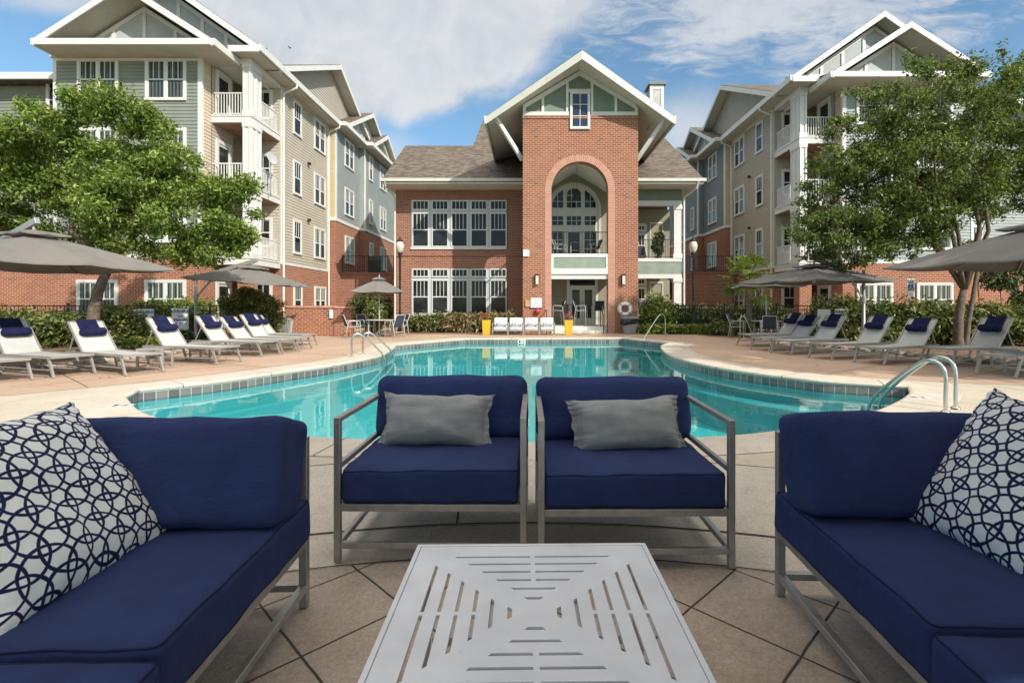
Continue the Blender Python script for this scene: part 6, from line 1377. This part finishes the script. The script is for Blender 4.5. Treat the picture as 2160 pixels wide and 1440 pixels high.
SH = [('hedge', 'broad speckled hedge behind the leftmost loungers', 'hedge', hb(-16.4, 14.7, -13.2, 16.3, .62, .72, 7, 1), 11000, .085, LEAF_H),
      ('shrub', 'glossy shrub between the left tree trunk and the crossed-circle sign', 'shrub', hb(-13.4, 15.9, -12.5, 16.2, .55, .5, 3, 2, .62), 4000, .08, LEAF_H),
      ('shrub', 'small yellowish shrub at the foot of the left tree', 'shrub', hb(-10.6, 13.5, -9.9, 13.6, .24, .35, 2, 3), 900, .07, LEAF_B),
      ('shrub', 'clipped bright shrub above the left fence, below the curtained window', 'shrub', hb(-16.0, 21.0, -13.4, 21.2, 1.05, .7, 5, 4, .55), 5000, .08, LEAF_B),
      ('shrub', 'low dark hedge below the lifeguard sign', 'shrub', hb(-12.9, 18.2, -11.8, 18.4, .2, .38, 3, 5), 2200, .07, LEAF_D),
      ('cutleaf_shrub', 'large spreading cut-leaf shrub left of the brick wall', 'shrub', [((-10.8, 19.7, 1.5), (.8, .7, .36)), ((-10.2, 19.6, 1.25), (.65, .6, .34)), ((-11.5, 19.8, 1.35), (.6, .6, .3)), ((-10.6, 19.4, .85), (.75, .6, .34)), ((-10.0, 19.6, .8), (.5, .5, .32)), ((-10.4, 19.5, .4), (.75, .6, .3)), ((-11.3, 19.7, .85), (.5, .5, .34)), ((-11.0, 19.7, 1.8), (.4, .4, .2))], 15000, .07, LEAF_M),
      ('hedge', 'tall trimmed hedge below the left brick terrace', 'hedge', hb(-10.2, 29, -8.4, 29, .95, .75, 4, 6, .95), 5500, .1, LEAF_D),
      ('shrub', 'rounded ivy-like shrub behind the left dining table', 'shrub', hb(-7.5, 23.6, -6.9, 23.7, .75, .42, 2, 7, .75), 2600, .08, LEAF_H),
      ('hedge', 'low green hedge under the left clubhouse windows, nearest the lamp post', 'hedge', hb(-5.7, 24.2, -4.0, 24.2, .42, .5, 5, 8, .48), 5000, .085, LEAF_H),
      ('ornamental_grass', 'tan ornamental grasses under the clubhouse windows', 'grass clump', hb(-3.9, 24.1, -.9, 24.1, .42, .48, 8, 9, .5), 9000, .11, LEAF_G),
      ('shrub', 'big round shrub right of the tower', 'shrub', [((5.95, 24.2, .95), (.85, .8, .92)), ((5.6, 24.0, .6), (.5, .5, .6)), ((6.4, 24.1, .65), (.5, .5, .65))], 8000, .075, LEAF_B),
      ('ground_cover', 'low bright shrubs at the foot of the round shrub', 'shrub', hb(5.0, 22.9, 8.2, 22.7, .2, .42, 9, 10, .27), 6000, .08, LEAF_B),
      ('hedge', 'dark hedge behind the right fence, below the shaded terrace', 'hedge', hb(7.4, 26.8, 12.2, 24.4, .7, .65, 9, 11, .72), 8000, .09, LEAF_D),
      ('shrub', 'clipped ball hedge beside the palm', 'shrub', hb(7.7, 21.7, 9.4, 21.4, .28, .38, 5, 12, .34), 4000, .06, LEAF_H),
      ('shrub', 'pale shrub above the right fence before the french doors', 'shrub', hb(12.0, 21.3, 13.6, 21.0, .95, .62, 4, 13, .7), 4500, .08, LEAF_H),
      ('hedge', 'long sunlit hedge behind the right tree trunk', 'hedge', hb(11.2, 17.2, 18.5, 15.6, .72, .8, 13, 14, .76), 24000, .085, LEAF_H),
      ('shrub', 'low shrub at the feet of the right loungers, left of the trunk', 'shrub', hb(9.7, 15.8, 11.8, 15.7, .28, .4, 5, 15, .32), 3500, .075, LEAF_H),
      ('shrub', 'small leafy shrub behind the dining chair on the right', 'shrub', hb(9.8, 18.6, 11.5, 18.3, .25, .4, 4, 16, .3), 2600, .075, LEAF_D)]
for nm, lab, cat, blobs, n, sz, m_ in SH:
    c = sum((Vector(b[0]) for b in blobs), Vector())/len(blobs); shrub(nm, lab, cat, blobs, n, sz, m_, (c.x, c.y, 0), seed=len(lab), long=3.2 if m_ is LEAF_G else 1.8)
o = shrub('crepe_myrtle', 'crepe myrtle with pink blossom at the right edge', 'shrub', [((18.0, 18.6, 2.9), (1.1, .9, .5)), ((17.2, 18.7, 2.2), (.7, .7, .4)), ((18.9, 18.6, 2.3), (.8, .8, .5)), ((16.4, 18.8, 3.4), (.6, .5, .3)), ((18.0, 18.6, 1.5), (.5, .5, .4))], 5500, .08, LEAF_D, (18, 18.6, 0), seed=2)
q = leaves([((17.0, 18.2, 2.75), (.3, .25, .16)), ((18.3, 18.0, 2.6), (.35, .3, .16)), ((16.3, 18.5, 3.6), (.25, .2, .14)), ((19, 18, 2.4), (.3, .3, .15))], 900, .05, 3, long=1.1); q.build('blossom', PINK, o, world=True, recalc=False, uv=False)
o = thing('potted_plant', 'leafy potted plant behind the right porch railing', 'plant', (7.1, 28.5, 3.66)); MB().lathe([(.12, 0), (.18, .35), (.17, .36)], n=16).build('pot', CHARC, o); leaves([((0, 0, .9), (.3, .3, .45)), ((.1, 0, 1.4), (.25, .25, .3))], 700, .12, 4, long=2.6).build('foliage', LEAF_D, o, recalc=False, uv=False)
tg = leaves([((-15+i*4.2, 62, 3.0+1.2*math.sin(i*2.1)), (3.2, 2.5, 3.5+math.sin(i))) for i in range(8)], 12000, .32, 5); tag(tg.build('distant_trees', LEAF_D, recalc=False, uv=False), 'dark mass of trees far behind the clubhouse', 'trees', kind='stuff')

# leaf litter blown over the deck and patio
rg = random.Random(77); lm = MB()
for k in range(260):
    if k < 12: x, y, z = rg.uniform(-2.2, 2.4), rg.uniform(1.4, 4.2), .014
    elif k < 180: x, y, z = rg.uniform(-9.3, -7.2), rg.uniform(8.8, 16), .010
    else: x, y, z = rg.uniform(5.6, 9.8), rg.uniform(9.8, 17), .010
    a = rg.uniform(0, 6.3); s_ = rg.uniform(.012, .026)*(1 if k < 12 else 1.5); c, q = math.cos(a)*s_, math.sin(a)*s_; i0 = len(lm.v)
    lm.v += [(x-c, y-q, z), (x+q*.4, y-c*.4, z+s_*.25), (x+c, y+q, z+s_*.1), (x-q*.4, y+c*.4, z)]; lm.f.append((i0, i0+1, i0+2, i0+3)); lm.m.append(0)
tag(lm.build('leaf_litter', leafmat('dry_leaf', [(.10, .06, .03), (.20, .13, .05), (.28, .22, .09)], .1), recalc=False, uv=False), 'small dry leaves scattered over the paving', 'leaves', kind='stuff')
